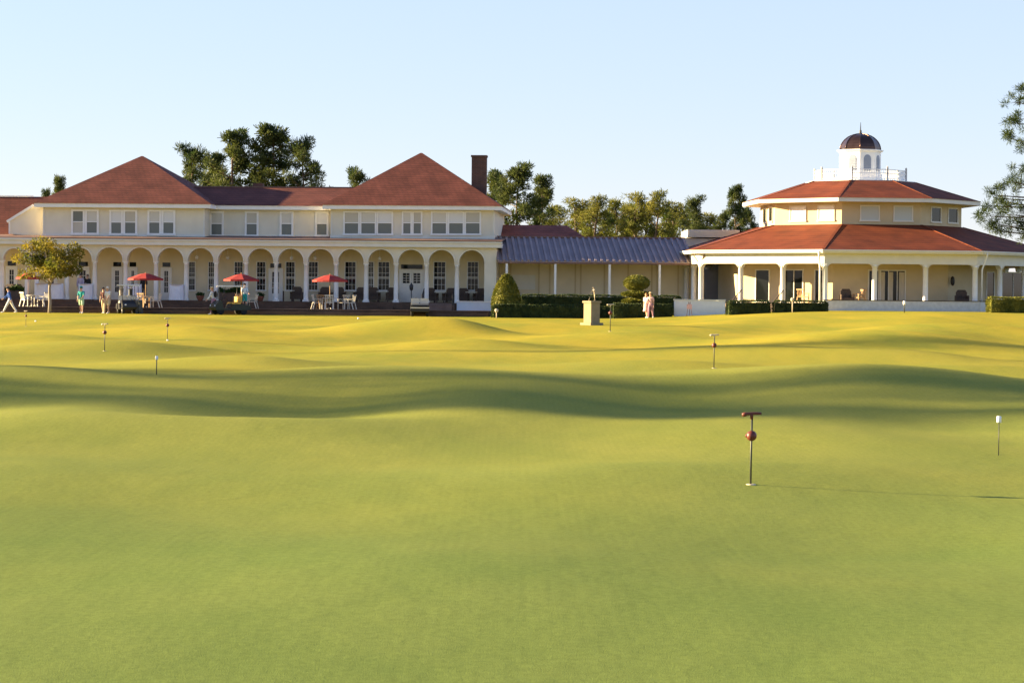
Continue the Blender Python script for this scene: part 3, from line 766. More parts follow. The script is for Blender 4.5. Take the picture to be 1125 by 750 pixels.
# cupola
cup_z1 = OF.Z(943, 165.2, 11.2); dome_z = OF.Z(943, 147.0, 11.2); sp_z = OF.Z(943, 134, 11.2)
rc = 1.33; cph = 22.5-36
mB = oct_strip([ring(rc*1.06, zdk+.03, cph), ring(rc*1.06, zdk+.55, cph), ring(rc, zdk+.57, cph), ring(rc, cup_z1-.16, cph), ring(rc*1.05, cup_z1-.14, cph), ring(rc*1.12, cup_z1-.06, cph), ring(rc*1.12, cup_z1, cph)], cap_top=True)
cup = mB.build('cupola', M['lath'], octo)
rd = rc*.985
prof_d = [(rd*math.cos(R(a)), (dome_z-cup_z1)*math.sin(R(a))) for a in range(0, 91, 10)]
dm = MB(); oct_strip([ring(max(r_, .03), cup_z1+.002+z_, cph) for r_, z_ in prof_d], dm, cap_top=True)
dm.build('dome', M['copper'], cup)
m_ = MB()
for k in range(8):
    pts = [Vector(ring(max(r_, .03)+.01, cup_z1+.01+z_, cph)[k]) for r_, z_ in prof_d]
    m_.tube(pts, .022, 6)
m_.build('dome_rib', M['copper'], cup)
MB().lathe([(.10, 0), (.12, .06), (.06, .12), (.09, .2), (.035, .28), (.012, sp_z-dome_z)], (0, 0, dome_z-.03), 10).build('spire', M['dark'], cup)
for k in range(8):
    a = R(45*k-90+cph+22.5); n_ = Vector((math.cos(a), math.sin(a), 0)); t_ = Vector((-math.sin(a), math.cos(a), 0)); m = MB()
    z0, z1 = zdk+.72, cup_z1-.62; w = .25; r0 = rc*ap
    pts = [(-w, z0), (w, z0), (w, z1)] + [(w*math.cos(R(b)), z1+w*1.1*math.sin(R(b))) for b in range(20, 180, 20)] + [(-w, z1)]
    vs = [n_*(r0+.004)+t_*x_+Vector((0, 0, z_)) for x_, z_ in pts]; vo = [v_+n_*.02 for v_ in vs]; N = len(pts)
    m.add(vs+vo, [tuple(range(N, 2*N))] + [(i, (i+1) % N, (i+1) % N+N, i+N) for i in range(N)])
    for j in range(8): zz = z0+.06+j*.10; m.obox(n_*(r0+.03)+Vector((0, 0, zz)), t_, n_, Vector((0, 0, 1)), w-.03, .012, .018)
    m.build('louvre', M['slate'], cup)
# stairs and handrails on the left face, landing wall on the left
n7, t7 = face(7)
m_ = MB()
for j in range(4): m_.obox(n7*(apc+.5+.3*j)+t7*(.2)+Vector((0, 0, (zfl-.2*(j+1))/2)), t7, n7, Vector((0, 0, 1)), 1.6, .16, max(.05, (zfl-.2*(j+1))/2))
m_.build('stair', M['paving'], octo)
for s_ in (-1.35, 1.75):
    m = MB(); a = n7*(apc+.2)+t7*s_+Vector((0, 0, zfl+.85)); b = n7*(apc+1.5)+t7*s_+Vector((0, 0, .95))
    m.tube([a, b], .03, 6); m.tube([b, b-Vector((0, 0, .9))], .022, 6); m.tube([a, a-Vector((0, 0, .8))], .022, 6)
    for q_ in range(1, 6): p = a.lerp(b, q_/6); m.tube([p, p-Vector((0, 0, .8))], .012, 5)
    m.build('handrail', M['darkwick'], octo)
# cornices braces at the left corner
p = n7*(apc+.05)-t7*half*.985
m_ = MB()
for sg in (-1, 1): m_.bar(p+Vector((0, 0, zbm-.1)), p+t7*sg*.45+n7*.25+Vector((0, 0, zf0)), .06)
m_.build('bracket', M['porchroof'], octo)

# pale landing wall left of the pavilion
LF = Frame(at(770, 340, 136.5)[:2], 0)
lw = thing('landing_wall', 'low whitewashed wall to the left of the pavilion steps', 'wall', LF.world(0, 0), 0)
MB().box(LF.U(741), LF.U(797), 0, .3, -.2, LF.Z(770, 330)).box(LF.U(797)-.3, LF.U(797), .302, 3.0, -.2, LF.Z(770, 330)).build('wall_block', M['white'], lw)
MB().box(LF.U(740.5), LF.U(797.5), -.05, .36, LF.Z(770, 329.9), LF.Z(770, 328.8)).build('coping', M['cream'], lw)

# ================================================================== FOLIAGE
def leaves_mesh(centers, dirs, size, aspect, rng, droop=0.0):
    """one quad per leaf"""
    n = len(centers)
    d = dirs + rng.normal(0, .45, (n, 3)); d[:, 2] -= droop; d /= np.linalg.norm(d, axis=1)[:, None]
    w = np.cross(d, rng.normal(0, 1, (n, 3))); w /= (np.linalg.norm(w, axis=1)[:, None]+1e-9)
    L = size*rng.uniform(.6, 1.3, n)[:, None]; W = L*aspect
    V = np.empty((n, 4, 3)); V[:, 0] = centers - w*W*.5; V[:, 1] = centers + w*W*.5; V[:, 2] = centers + d*L + w*W*.35; V[:, 3] = centers + d*L - w*W*.35
    return V.reshape(-1, 3), np.arange(4*n).reshape(n, 4)
def pine_parts(seed, H, crown0, spread, nb, ntuft, tsize, clump, per, lean=0.0, mat_='pine', name='pine_tree', trunk_r=.24, root=None, az_bias=None):
    rng = np.random.default_rng(seed)
    tr = MB(); k = 9
    ph = rng.uniform(0, 6.28)
    tp = [Vector((lean*(i/k)**1.5*H*.1+.25*math.sin(i*.9+ph)*(i/k), .2*math.cos(i*.8+ph)*(i/k), H*.96*i/k)) for i in range(k+1)]
    tr.tube(tp, [trunk_r*(1.25 if i == 0 else 1)*(1-.82*i/k) for i in range(k+1)], 8)
    cc = []; cd = []
    for b in range(nb):
        f = (b+.5)/nb; h = crown0 + (H-crown0)*f*.98
        tpos = h/H*k/.96; i0 = min(k-1, int(tpos)); p0 = tp[i0].lerp(tp[i0+1], min(1, tpos-i0))
        az = rng.uniform(0, 6.283) if az_bias is None else rng.normal(az_bias, 1.2)
        ln = spread*(1.05-.75*f**1.6)*rng.uniform(.5, 1.12)*(.75 if f < .12 else 1)
        up = rng.uniform(-.05, .35) + .55*f
        dv = Vector((math.cos(az), math.sin(az), up)).normalized()
        p1 = p0 + dv*ln*.5 + Vector((0, 0, -.03*ln)); p2 = p0 + dv*ln + Vector((0, 0, .05*ln))
        tr.tube([p0, p1, p2], [trunk_r*.32*(1-.5*f), trunk_r*.2*(1-.5*f), .02], 5)
        for q in range(ntuft):
            s = rng.uniform(.42, 1.0)
            c = p0 + dv*ln*s + Vector((rng.normal(0, .16*spread*.4), rng.normal(0, .16*spread*.4), rng.normal(.10, .18)))
            if rng.random() < .6: tr.tube([p0.lerp(p2, max(.2, s-.25)), c], [.03, .012], 4, False)
            m = int(per*rng.uniform(.6, 1.3))
            sz = clump*rng.uniform(.6, 1.25)
            pts = rng.normal(0, 1, (m, 3)); pts /= np.linalg.norm(pts, axis=1)[:, None]; rad = rng.uniform(.15, 1, (m, 1))**.5
            off = pts*rad*np.array([sz, sz, sz*.58])
            cc.append(off + np.array(c)[None, :]); dd = pts.copy(); dd[:, 2] += .35; cd.append(dd)
    cc = np.concatenate(cc); cd = np.concatenate(cd)
    V, Fq = leaves_mesh(cc, cd, tsize, .20, rng)
    t_o = tr.build('trunk', M['bark'], root)
    c_o = raw_mesh('crown', V, Fq, M[mat_], root)
    return t_o, c_o
def pine_at(px, ytop, Yd, H, seed, label, proto=None, rz=0.0, group='pines behind the buildings', **k):
    """a pine whose top shows at (px, ytop)"""
    top = at(px, ytop, Yd); zb = 0
    if proto is not None:
        s = top.z/proto['H']; 
        r = dup(proto['o'], (top.x, Yd, zb), rz, label, group, scale=(s*k.get('wide', 1), s*k.get('wide', 1), s)); return r
    root = thing('pine_tree', label, 'tree', (top.x, Yd, zb), rz, group)
    s = top.z/H; root.scale = (s, s, s)
    pine_parts(seed, H, root=root, **k)
    return dict(o=root, H=H)
P1 = pine_at(298, 144, 172, 14, 11, 'tallest dark pine behind the ridge between the two hip roofs', crown0=8.6, spread=2.3, nb=26, ntuft=4, tsize=.34, clump=.50, per=70)
P2 = pine_at(258, 147.5, 172, 14, 23, 'pine with lit left side and bare lower limbs, second tallest above the centre roof', crown0=8.3, spread=2.6, nb=22, ntuft=4, tsize=.34, clump=.50, per=70, mat_='pine')
P3 = pine_at(570, 186, 176, 14, 5, 'broad dense pine just right of the brick chimney', crown0=6.0, spread=3.9, nb=32, ntuft=4, tsize=.34, clump=.52, per=72)
P4 = pine_at(655, 218, 186, 11, 41, 'thin see-through pine above the left part of the metal roof', crown0=3.4, spread=2.8, nb=30, ntuft=4, tsize=.28, clump=.46, per=48, mat_='pine2')
P5 = pine_at(700, 216, 190, 11, 57, 'airy yellow green pine above the middle of the metal roof', crown0=3.2, spread=3.0, nb=32, ntuft=4, tsize=.28, clump=.46, per=48, mat_='pine2')
def pcopy(px, yt, Yd, pr, rz, lab, wide=1.0): return pine_at(px, yt, Yd, 0, 0, lab, proto=pr, rz=rz, wide=wide)
pcopy(333, 158, 171, P3, 1.9, 'dark wide pine standing furthest right of the group above the centre roof', .80)
pcopy(210, 166, 175, P3, 4.1, 'round pine just right of the left hip roof peak', .78)
pcopy(238, 172, 180, P2, 2.6, 'smaller yellowish pine between the round pine and the tall pines', .85)
pcopy(392, 190, 186, P3, 3.3, 'pine top peeping over the left slope of the right hip roof', .7)
pcopy(545, 192, 181, P1, 5.0, 'pine directly behind the tall brick chimney', .9)
pcopy(597, 196, 178, P2, .6, 'pine at the right edge of the dense clump by the chimney', .9)
pcopy(632, 222, 190, P5, 1.2, 'low thin pine at the right end of the low red rear roof', 1.1)
pcopy(677, 222, 194, P4, 3.9, 'low thin pine in the gap between two airy pines', 1.1)
pcopy(722, 213, 188, P4, 5.5, 'slender pale pine right of the airy yellow green pine', .85)
pcopy(738, 226, 196, P5, 2.2, 'low wide pine above the right part of the metal roof', 1.2)
pcopy(764, 220, 182, P3, .9, 'bushy pine with spreading top left of the tall pale pine', .75)
pcopy(809, 208, 184, P1, 2.9, 'tall pine just left of the round pavilion upper storey', .66)
pcopy(795, 236, 190, P3, 5.9, 'low dark pine above the grey flat roofed block', .6)
pcopy(610, 228, 196, P4, 2.0, 'low pine showing under the dense clump by the low red roof', 1.2)
pcopy(822, 232, 196, P3, 2.4, 'dark low pine touching the pavilion upper wall', .6)
pcopy(646, 229, 200, P5, 3.0, 'low yellowish pine in the middle treeline left of the airy pines', 1.3)
pcopy(688, 227, 203, P4, 1.5, 'low hazy pine deep between the two airy pines', 1.4)
pcopy(712, 226, 200, P5, 4.6, 'low yellowish pine behind the slender pale pine', 1.3)
pcopy(752, 232, 202, P4, 2.7, 'low pine right of the wide low pine over the metal roof', 1.5)
pcopy(778, 238, 200, P5, .3, 'lowest bushy pine left of the grey flat roofed block', 1.4)
pcopy(66, 197, 190, P2, 1.1, 'small pine top left of the left hip roof', .6)
pcopy(50, 211, 192, P2, 4.4, 'lowest pine tip peeking over the left wing ridge', .5)
# big pine leaning in from the right edge
rp = at(1152, 340, 120)
bp = thing('pine_tree', 'near dark pine reaching in from the right edge of the picture', 'tree', (rp.x, 120, 0), 0)
def edge_pine():
    rng = np.random.default_rng(77); tr = MB()
    tp = [Vector((.25*math.sin(i*.8), .1*i*.2, 1.75*i)) for i in range(9)]
    tr.tube(tp, [.30*(1-.08*i) for i in range(9)], 9)
    cc = []; cd = []
    limbs = []
    def zpix(py): return at(1120, py, 120).z
    def xpix(px): return at(px, 300, 120).x - rp.x
    tg = [(1112, 112), (1122, 101), (1110, 135), (1106, 152), (1118, 158), (1121, 130), (1117, 182), (1107, 200), (1118, 205), (1098, 218), (1087, 226), (1082, 238), (1092, 246), (1104, 236), (1112, 248), (1120, 228), (1100, 254), (1090, 215), (1122, 256), (1110, 222), (1118, 243)]
    for (px, py) in tg:
        c = Vector((xpix(px), rng.normal(0, .7), zpix(py)))
        st = Vector((0.1, 0, min(13.5, c.z - .25 + .5*rng.random())))
        mid = st.lerp(c, .5)+Vector((0, 0, -.15))
        tr.tube([st, mid, c], [.07, .045, .015], 5)
        for q in range(4):
            cj = c + Vector(tuple(rng.normal(0, .24, 3)))
            m = 95; pts = rng.normal(0, 1, (m, 3)); pts /= np.linalg.norm(pts, axis=1)[:, None]
            cc.append(pts*rng.uniform(0.02, .22, (m, 1)) + np.array(cj)[None]); d_ = pts.copy(); d_[:, 2] += .25; cd.append(d_)
    for q in range(90):      # the rest of the crown, beyond the edge
        a = rng.uniform(-1.6, 1.9); r_ = rng.uniform(.6, 3.0); c = Vector((r_*math.cos(a)+.9, r_*math.sin(a)*1.2, rng.uniform(5, 14.5)))
        st = Vector((.1, 0, max(3, c.z-.5))); tr.tube([st, c], [.05, .012], 4, False)
        m = 90; pts = rng.normal(0, 1, (m, 3)); pts /= np.linalg.norm(pts, axis=1)[:, None]
        cc.append(pts*rng.uniform(.05, .45, (m, 1)) + np.array(c)[None]); cd.append(pts)
    V, Fq = leaves_mesh(np.concatenate(cc), np.concatenate(cd), .21, .11, rng)
    tr.build('trunk', M['bark'], bp); raw_mesh('crown', V, Fq, M['pinedark'], bp)
edge_pine()
# golden tree on the left lawn edge
gt0 = at(54.5, 345, 141.6)
gt = thing('small_tree', 'small tree with golden leaves and a pale trunk in front of the left arches', 'tree', (gt0.x, 141.6, tz(gt0.x, 141.6)), 0)
def golden():
    rng = np.random.default_rng(3); tr = MB()
    tr.tube([(0, 0, 0), (.02, 0, .7), (-.02, .02, 1.5), (.03, 0, 2.0)], [.12, .095, .085, .08], 8)
    cc = []; cd = []
    for b in range(46):
        az = rng.uniform(0, 6.283); f = rng.random(); ln = rng.uniform(.5, 1.95)
        c = Vector((math.cos(az)*ln*1.0, math.sin(az)*ln*.9, 2.35 + 2.2*f*(1-.32*(ln/1.95)**2)))
        tr.tube([(0.02, 0, 1.7+.4*rng.random()), (c.x*.45, c.y*.45, 2.1+(c.z-2.1)*.6), tuple(c)], [.05, .03, .01], 5, False)
        m = 150; pts = rng.normal(0, 1, (m, 3)); pts /= np.linalg.norm(pts, axis=1)[:, None]
        off = pts*rng.uniform(.1, 1, (m, 1))**.5*np.array([.52, .52, .30])
        cc.append(off+np.array(c)[None]); cd.append(pts)
    V, Fq = leaves_mesh(np.concatenate(cc), np.concatenate(cd), .13, .55, rng, .2)
    tr.build('trunk', M['barkl'], gt); raw_mesh('crown', V, Fq, M['gold'], gt)
golden()

def shell_leaves(pts, nrm, size, rng): return leaves_mesh(pts, nrm, size, .6, rng)
def clipped(name, prof_fn, n, size, matn, parent, seed, core):
    """dense clipped foliage: a dark core mesh inside a skin of leaves, one mesh"""
    rng = np.random.default_rng(seed); P, N = prof_fn(rng, n)
    V, Fq = leaves_mesh(P, N, size, .6, rng)
    Vc = np.array(core.v); fc = [tuple(f) for f in core.f]
    me = bpy.data.meshes.new(name); nv = len(V)
    me.from_pydata([tuple(v) for v in V]+[tuple(v) for v in Vc], [], [tuple(f) for f in Fq]+[tuple(i+nv for i in f) for f in fc]); me.update()
    o = bpy.data.objects.new(name, me); C.objects.link(o); me.materials.append(M[matn])
    if parent: o.parent = parent
    return o
def box_pts(sx, sy, sz, rnd=.12):
    def f(rng, n):
        A = np.array([sy*sz*4, sy*sz*4, sx*sz*4, sx*sz*4, sx*sy*4]); A = A/A.sum()
        which = rng.choice(5, n, p=A); p = rng.uniform(-1, 1, (n, 3))*np.array([sx, sy, sz]); nn = np.zeros((n, 3))
        for k, (ax, sg) in enumerate(((0, -1), (0, 1), (1, -1), (1, 1), (2, 1))):
            w = which == k; p[w, ax] = sg*[sx, sy, sz][ax]; nn[w, ax] = sg
        # round the upper edges
        ex = np.clip((np.abs(p[:, 0])-sx+rnd)/rnd, 0, 1); ey = np.clip((np.abs(p[:, 1])-sy+rnd)/rnd, 0, 1); tz_ = np.clip((p[:, 2]-sz+rnd)/rnd, 0, 1)
        p[:, 2] -= rnd*.45*np.maximum(ex, ey)**2*tz_; p[:, 0] -= np.sign(p[:, 0])*rnd*.45*tz_**2*ex; p[:, 1] -= np.sign(p[:, 1])*rnd*.45*tz_**2*ey
        p += nn*(.02*np.sin(p[:, :1]*3.1+p[:, 2:3]*2)+rng.normal(0, .018, (n, 1)))
        p[:, 2] += sz
        return p, nn
    return f
def ell_pts(c, r):
    def f(rng, n):
        p = rng.normal(0, 1, (n, 3)); p /= np.linalg.norm(p, axis=1)[:, None]; nn = p.copy()
        return p*np.array(r)*(1+rng.normal(0, .025, (n, 1)))+np.array(c)[None], nn
    return f
def hedge(px0, px1, ytop, ybot, Yd, depth, label, seed, matn='hedge', zb=None):
    a, b = at(px0, ybot, Yd), at(px1, ybot, Yd); cx = (a.x+b.x)/2; sx = (b.x-a.x)/2
    z0 = tz(cx, Yd)-.05 if zb is None else zb; zt_ = at((px0+px1)/2, ytop, Yd).z; h = (zt_-z0)/2
    core = MB().box(-sx+.06, sx-.06, -depth/2+.06, depth/2-.06, 0, 2*h-.08)
    o = clipped('hedge', box_pts(sx, depth/2, h), int(800*(sx*2*h*2*1.6+sx*depth*2)), .062, matn, None, seed, core)
    o.location = (cx, Yd+depth/2, z0); return tag(o, label, 'hedge')
hedge(541, 648, 335.5, 349, 137.5, .9, 'long low dark hedge in front of the walkway left of the statue', 1)
hedge(572, 748, 325.0, 347, 141.0, 1.0, 'taller dark hedge running behind the low hedges along the walkway', 2)
hedge(673, 738, 334.5, 347.5, 136.0, 1.1, 'short rounded low hedge around the tiered topiary', 3)
hedge(800, 846, 331.0, 344.5, 131.5, .8, 'dark clipped hedge by the foot of the pavilion steps', 4)
hedge(851, 909.5, 331.2, 344.5, 131.6, .8, 'dark clipped hedge left of the white pavilion wall', 5)
hedge(1088, 1165, 327.6, 343.0, 131.0, 1.2, 'rounded sunlit hedge at the right end of the pavilion wall', 6, 'topi')
hedge(648.5, 672, 338, 348, 138.4, .7, 'gap filling low hedge just right of the statue pedestal', 8)
# cone topiary
def topiary_cone():
    p = at(556, 345, 138.2); root = thing('topiary', 'tall bullet shaped clipped topiary at the corner of the clubhouse', 'shrub', (p.x, 138.9, tz(p.x, 138.9)), 0)
    h = at(556, 302.5, 138.9).z - root.location.z; r = .86
    def f(rng, n):
        u = rng.random(n)**.75; zz = u*h; rr_ = r*np.where(u < .3, .93+.07*np.sin(u/.3*1.57), np.cos((u-.3)/.7*math.pi/2)**.62)
        a = rng.uniform(0, 6.283, n); nn = np.stack([np.cos(a), np.sin(a), .3+u], 1); nn /= np.linalg.norm(nn, axis=1)[:, None]
        P = np.stack([rr_*np.cos(a), rr_*np.sin(a), zz], 1)*(1+rng.normal(0, .02, (n, 1))); return P, nn
    core = MB().lathe([(r*.9, 0), (r*.93, .3*h), (r*.84, .5*h), (r*.62, .75*h), (r*.36, .9*h), (.05, .975*h)], seg=18)
    clipped('foliage', f, 6500, .08, 'topi', root, 12, core); MB().tube([(0, 0, -.05), (0, 0, .4)], .07, 6).build('trunk', M['bark'], root)
topiary_cone()
def topiary_tier():
    p = at(699, 335, 137.6); root = thing('topiary', 'tiered topiary of one round ball over two flat discs', 'shrub', (p.x, 137.6, tz(p.x, 137.6)), 0)
    z = lambda py: at(699, py, 137.6).z - root.location.z
    s = 137.6/F
    for (y0, y1, wpx, nm, sd) in ((303, 318.5, 27, 'ball_tier', 1), (320.2, 325.4, 32, 'disc_tier', 2), (328.2, 333.2, 31, 'disc_tier', 3)):
        c = (0, 0, (z(y0)+z(y1))/2); r = (wpx*s/2, wpx*s/2, (z(y0)-z(y1))/2)
        core = MB().ball(c, r[0]*.92, r[1]*.92, r[2]*.92)
        clipped(nm, ell_pts(c, r), 2600, .075, 'topi', root, 20+sd, core)
    MB().tube([(0, 0, -.05), (0, 0, z(319))], .06, 6).build('trunk', M['bark'], root)
topiary_tier()

# ------------------------------------------------------------------ trees on the left, outside the picture, whose shadows cross the green
SUN_EL = 13.0
SUN_BACK = 9.0         # degrees behind the line square to the view
def shade_tree(x, y, H, c0, spread, seed, lab, nb=26):
    root = thing('pine_tree', lab, 'tree', (x, y, 0), 0)
    pine_parts(seed, H, c0, spread, int(nb*.85), 4, .42, 1.05, 27, root=root, trunk_r=.35)
for a_ in ((-100, 48.8, 27, 10, 3.1, 101, 'broad crowned tall pine left of the green', 24), (-108, 46.4, 26.3, 17, 2.5, 102, 'pine left of the green nearest to the camera', 20),
           (-104, 46.6, 33, 23.5, 2.7, 103, 'very tall high crowned pine left of the green', 20), (-100, 57.4, 25, 9, 2.3, 104, 'narrow crowned pine behind the broad pine left of the green', 20),
           (-108, 55.2, 24.6, 15, 1.9, 105, 'slim pine farther out beside the narrow crowned pine', 16), (-101, 73.0, 33, 24, 2.1, 106, 'high crowned pine left of the far part of the green', 16),
           (-105, 82.4, 33, 25.5, 1.6, 107, 'slim high crowned pine farthest along the left of the green', 12), (-112, 50.4, 31.5, 26.5, 2.2, 108, 'thin pine with a small high crown farthest left of the green', 12)):
    shade_tree(*a_)

# ================================================================== MARKERS ON THE GREEN
def tee_marker(px, ybase, ytop, label, first=None, pale=False):
    g = ground(px, ybase); h = at(px, ytop, g.y).z - g.z
    if first is not None:
        s = h/first['h']; o = dup(first['o'], g, random.uniform(-.5, .5), label, 'hole markers with a ball and cross bar', scale=s)
        if pale:
            for c in o.children:
                if c.name.startswith(('cross_bar',)):
                    c.data = c.data.copy(); c.data.materials[0] = M['markpale']
        return o
    root = thing('hole_marker', label, 'marker', g, 0, 'hole markers with a ball and cross bar')
    b = MB(); L = .078
    b.tube([(-L, 0, h-.030), (-L*.62, 0, h-.026), (-L*.5, 0, h-.022), (L*.3, 0, h-.018), (L*.6, 0, h-.018), (L, 0, h-.018)], [.015, .0185, .013, .0115, .0115, .0105], 12)
    b.lathe([(.012, -.05), (.014, -.02), (.012, .0)], (0, 0, h-.015), 12); b.build('cross_bar', M['markred'], root)
    bl = MB(); bl.ball((.0, 0, h*.665), .043, seg=18, rings=12); bl.tube([(-.05, 0, h*.665), (-.035, 0, h*.665)], [.012, .014], 8); bl.build('ball', M['markred'], root)
    MB().tube([(-.004, 0, -.1), (-.002, 0, h*.4), (.003, 0, h-.03)], .0085, 10).build('pole', M['markpole'], root)
    MB().lathe([(.040, -.01), (.041, .003), (.036, .005)], seg=18).build('cup_rim', M['markpale'], root)
    return dict(o=root, h=h)
T0 = tee_marker(825, 532.5, 451.5, 'nearest and largest red brown ball marker on the green')
tee_marker(784.5, 404.5, 366.5, 'ball marker standing on the right behind the large nearest one', T0, True)
tee_marker(115, 385.5, 354.8, 'ball marker left of centre in front of the parked golf cart with bags', T0, True)
tee_marker(184, 374, 348.8, 'ball marker with a white cup at its foot, right of its taller twin', T0, True)
tee_marker(28.5, 358.5, 341, 'far ball marker before the walking person in blue', T0, True)
tee_marker(670.5, 364, 333.5, 'far ball marker just right of the statue pedestal', T0, True)
def pin(px, ybase, ytop, label, cw=1.0):
    g = ground(px, ybase); h = at(px, ytop, g.y).z - g.z
    r = thing('cup_pin', label, 'pin', g, 0, 'thin pins with white tops')
    s = g.y/F
    MB().tube([(0, 0, -.05), (0, 0, h-.02)], max(.005, .55*s), 8).build('rod', M['markpole'], r)
    MB().lathe([(2.2*s*cw, 0), (2.6*s*cw, .4*s), (2.6*s*cw, 6.5*s*cw), (2.2*s*cw, 7*s*cw)], (0, 0, h-7*s*cw), 12).build('cap', M['lath'], r)
pin(1097, 500, 457, 'thin pin with a white cylinder top at the right edge of the green')
pin(172, 411.5, 391, 'thin pin with a white top on the left behind the ridge', .6)
pin(993.5, 343.5, 330.5, 'tiny white topped pin before the white pavilion wall', .6)
def white_ball(px, py, Yr, label):
    g = ground(px, py); r = 2.0*g.y/F*.5
    o = MB().ball((0, 0, 0), r, seg=16, rings=10).build('golf_ball', M['lath']); o.location = (g.x, g.y, g.z+r*.8); tag(o, label, 'ball')
white_ball(393.5, 350.5, 0, 'white ball on the grass before the white terrace chairs')
white_ball(184, 374.5, 0, 'white ball at the foot of a marker on the left')
white_ball(39, 353.5, 0, 'white ball on the far lawn at the left')

# statue
sg = ground(650, 357); SY = sg.y
st = thing('pedestal', 'square sandstone pedestal set cornerwise on the lawn', 'pedestal', sg, R(38))
s_ = SY/F; ph_ = at(650, 330.5, SY).z - sg.z
MB().box(-.36, .36, -.36, .36, -.1, .10).build('plinth', M['stone'], st)
MB().box(-.25, .25, -.25, .25, .102, ph_-.09).build('shaft', M['stone'], st)
MB().box(-.295, .295, -.295, .295, ph_-.088, ph_).build('cap', M['stone'], st)
def skin_mesh(name, verts, edges, radii, m, parent, root=0, sub=1, smooth=True):
    me = bpy.data.meshes.new(name+'_base'); me.from_pydata([tuple(v) for v in verts], edges, []); me.update()
    o = bpy.data.objects.new(name+'_base', me); C.objects.link(o)
    sk = o.modifiers.new('s', 'SKIN'); sk.use_smooth_shade = True
    if not me.skin_vertices: 
        import bmesh
        bm = bmesh.new(); bm.from_mesh(me); bm.verts.layers.skin.verify(); bm.to_mesh(me); bm.free()
    sv = me.skin_vertices[0].data
    for i, r in enumerate(radii): sv[i].radius = (r, r) if not hasattr(r, '__len__') else r; sv[i].use_root = (i == root)
    ss = o.modifiers.new('u', 'SUBSURF'); ss.levels = sub; ss.render_levels = sub
    dg = bpy.context.evaluated_depsgraph_get(); dg.update()
    ev = o.evaluated_get(dg); out = bpy.data.meshes.new_from_object(ev)
    bpy.data.objects.remove(o); 
    out.name = name; out.materials.clear(); out.materials.append(m)
    out.polygons.foreach_set('use_smooth', np.ones(len(out.polygons), bool))
    r_ = bpy.data.objects.new(name, out); C.objects.link(r_)
    if parent: r_.parent = parent
    return r_
def rotv(L, pitch, side=0.0):
    """limb vector: pitch swings forward (+y is forward), side swings outwards in x"""
    return Vector((math.sin(side)*L, math.sin(pitch)*L*math.cos(side), -math.cos(pitch)*math.cos(side)*L))
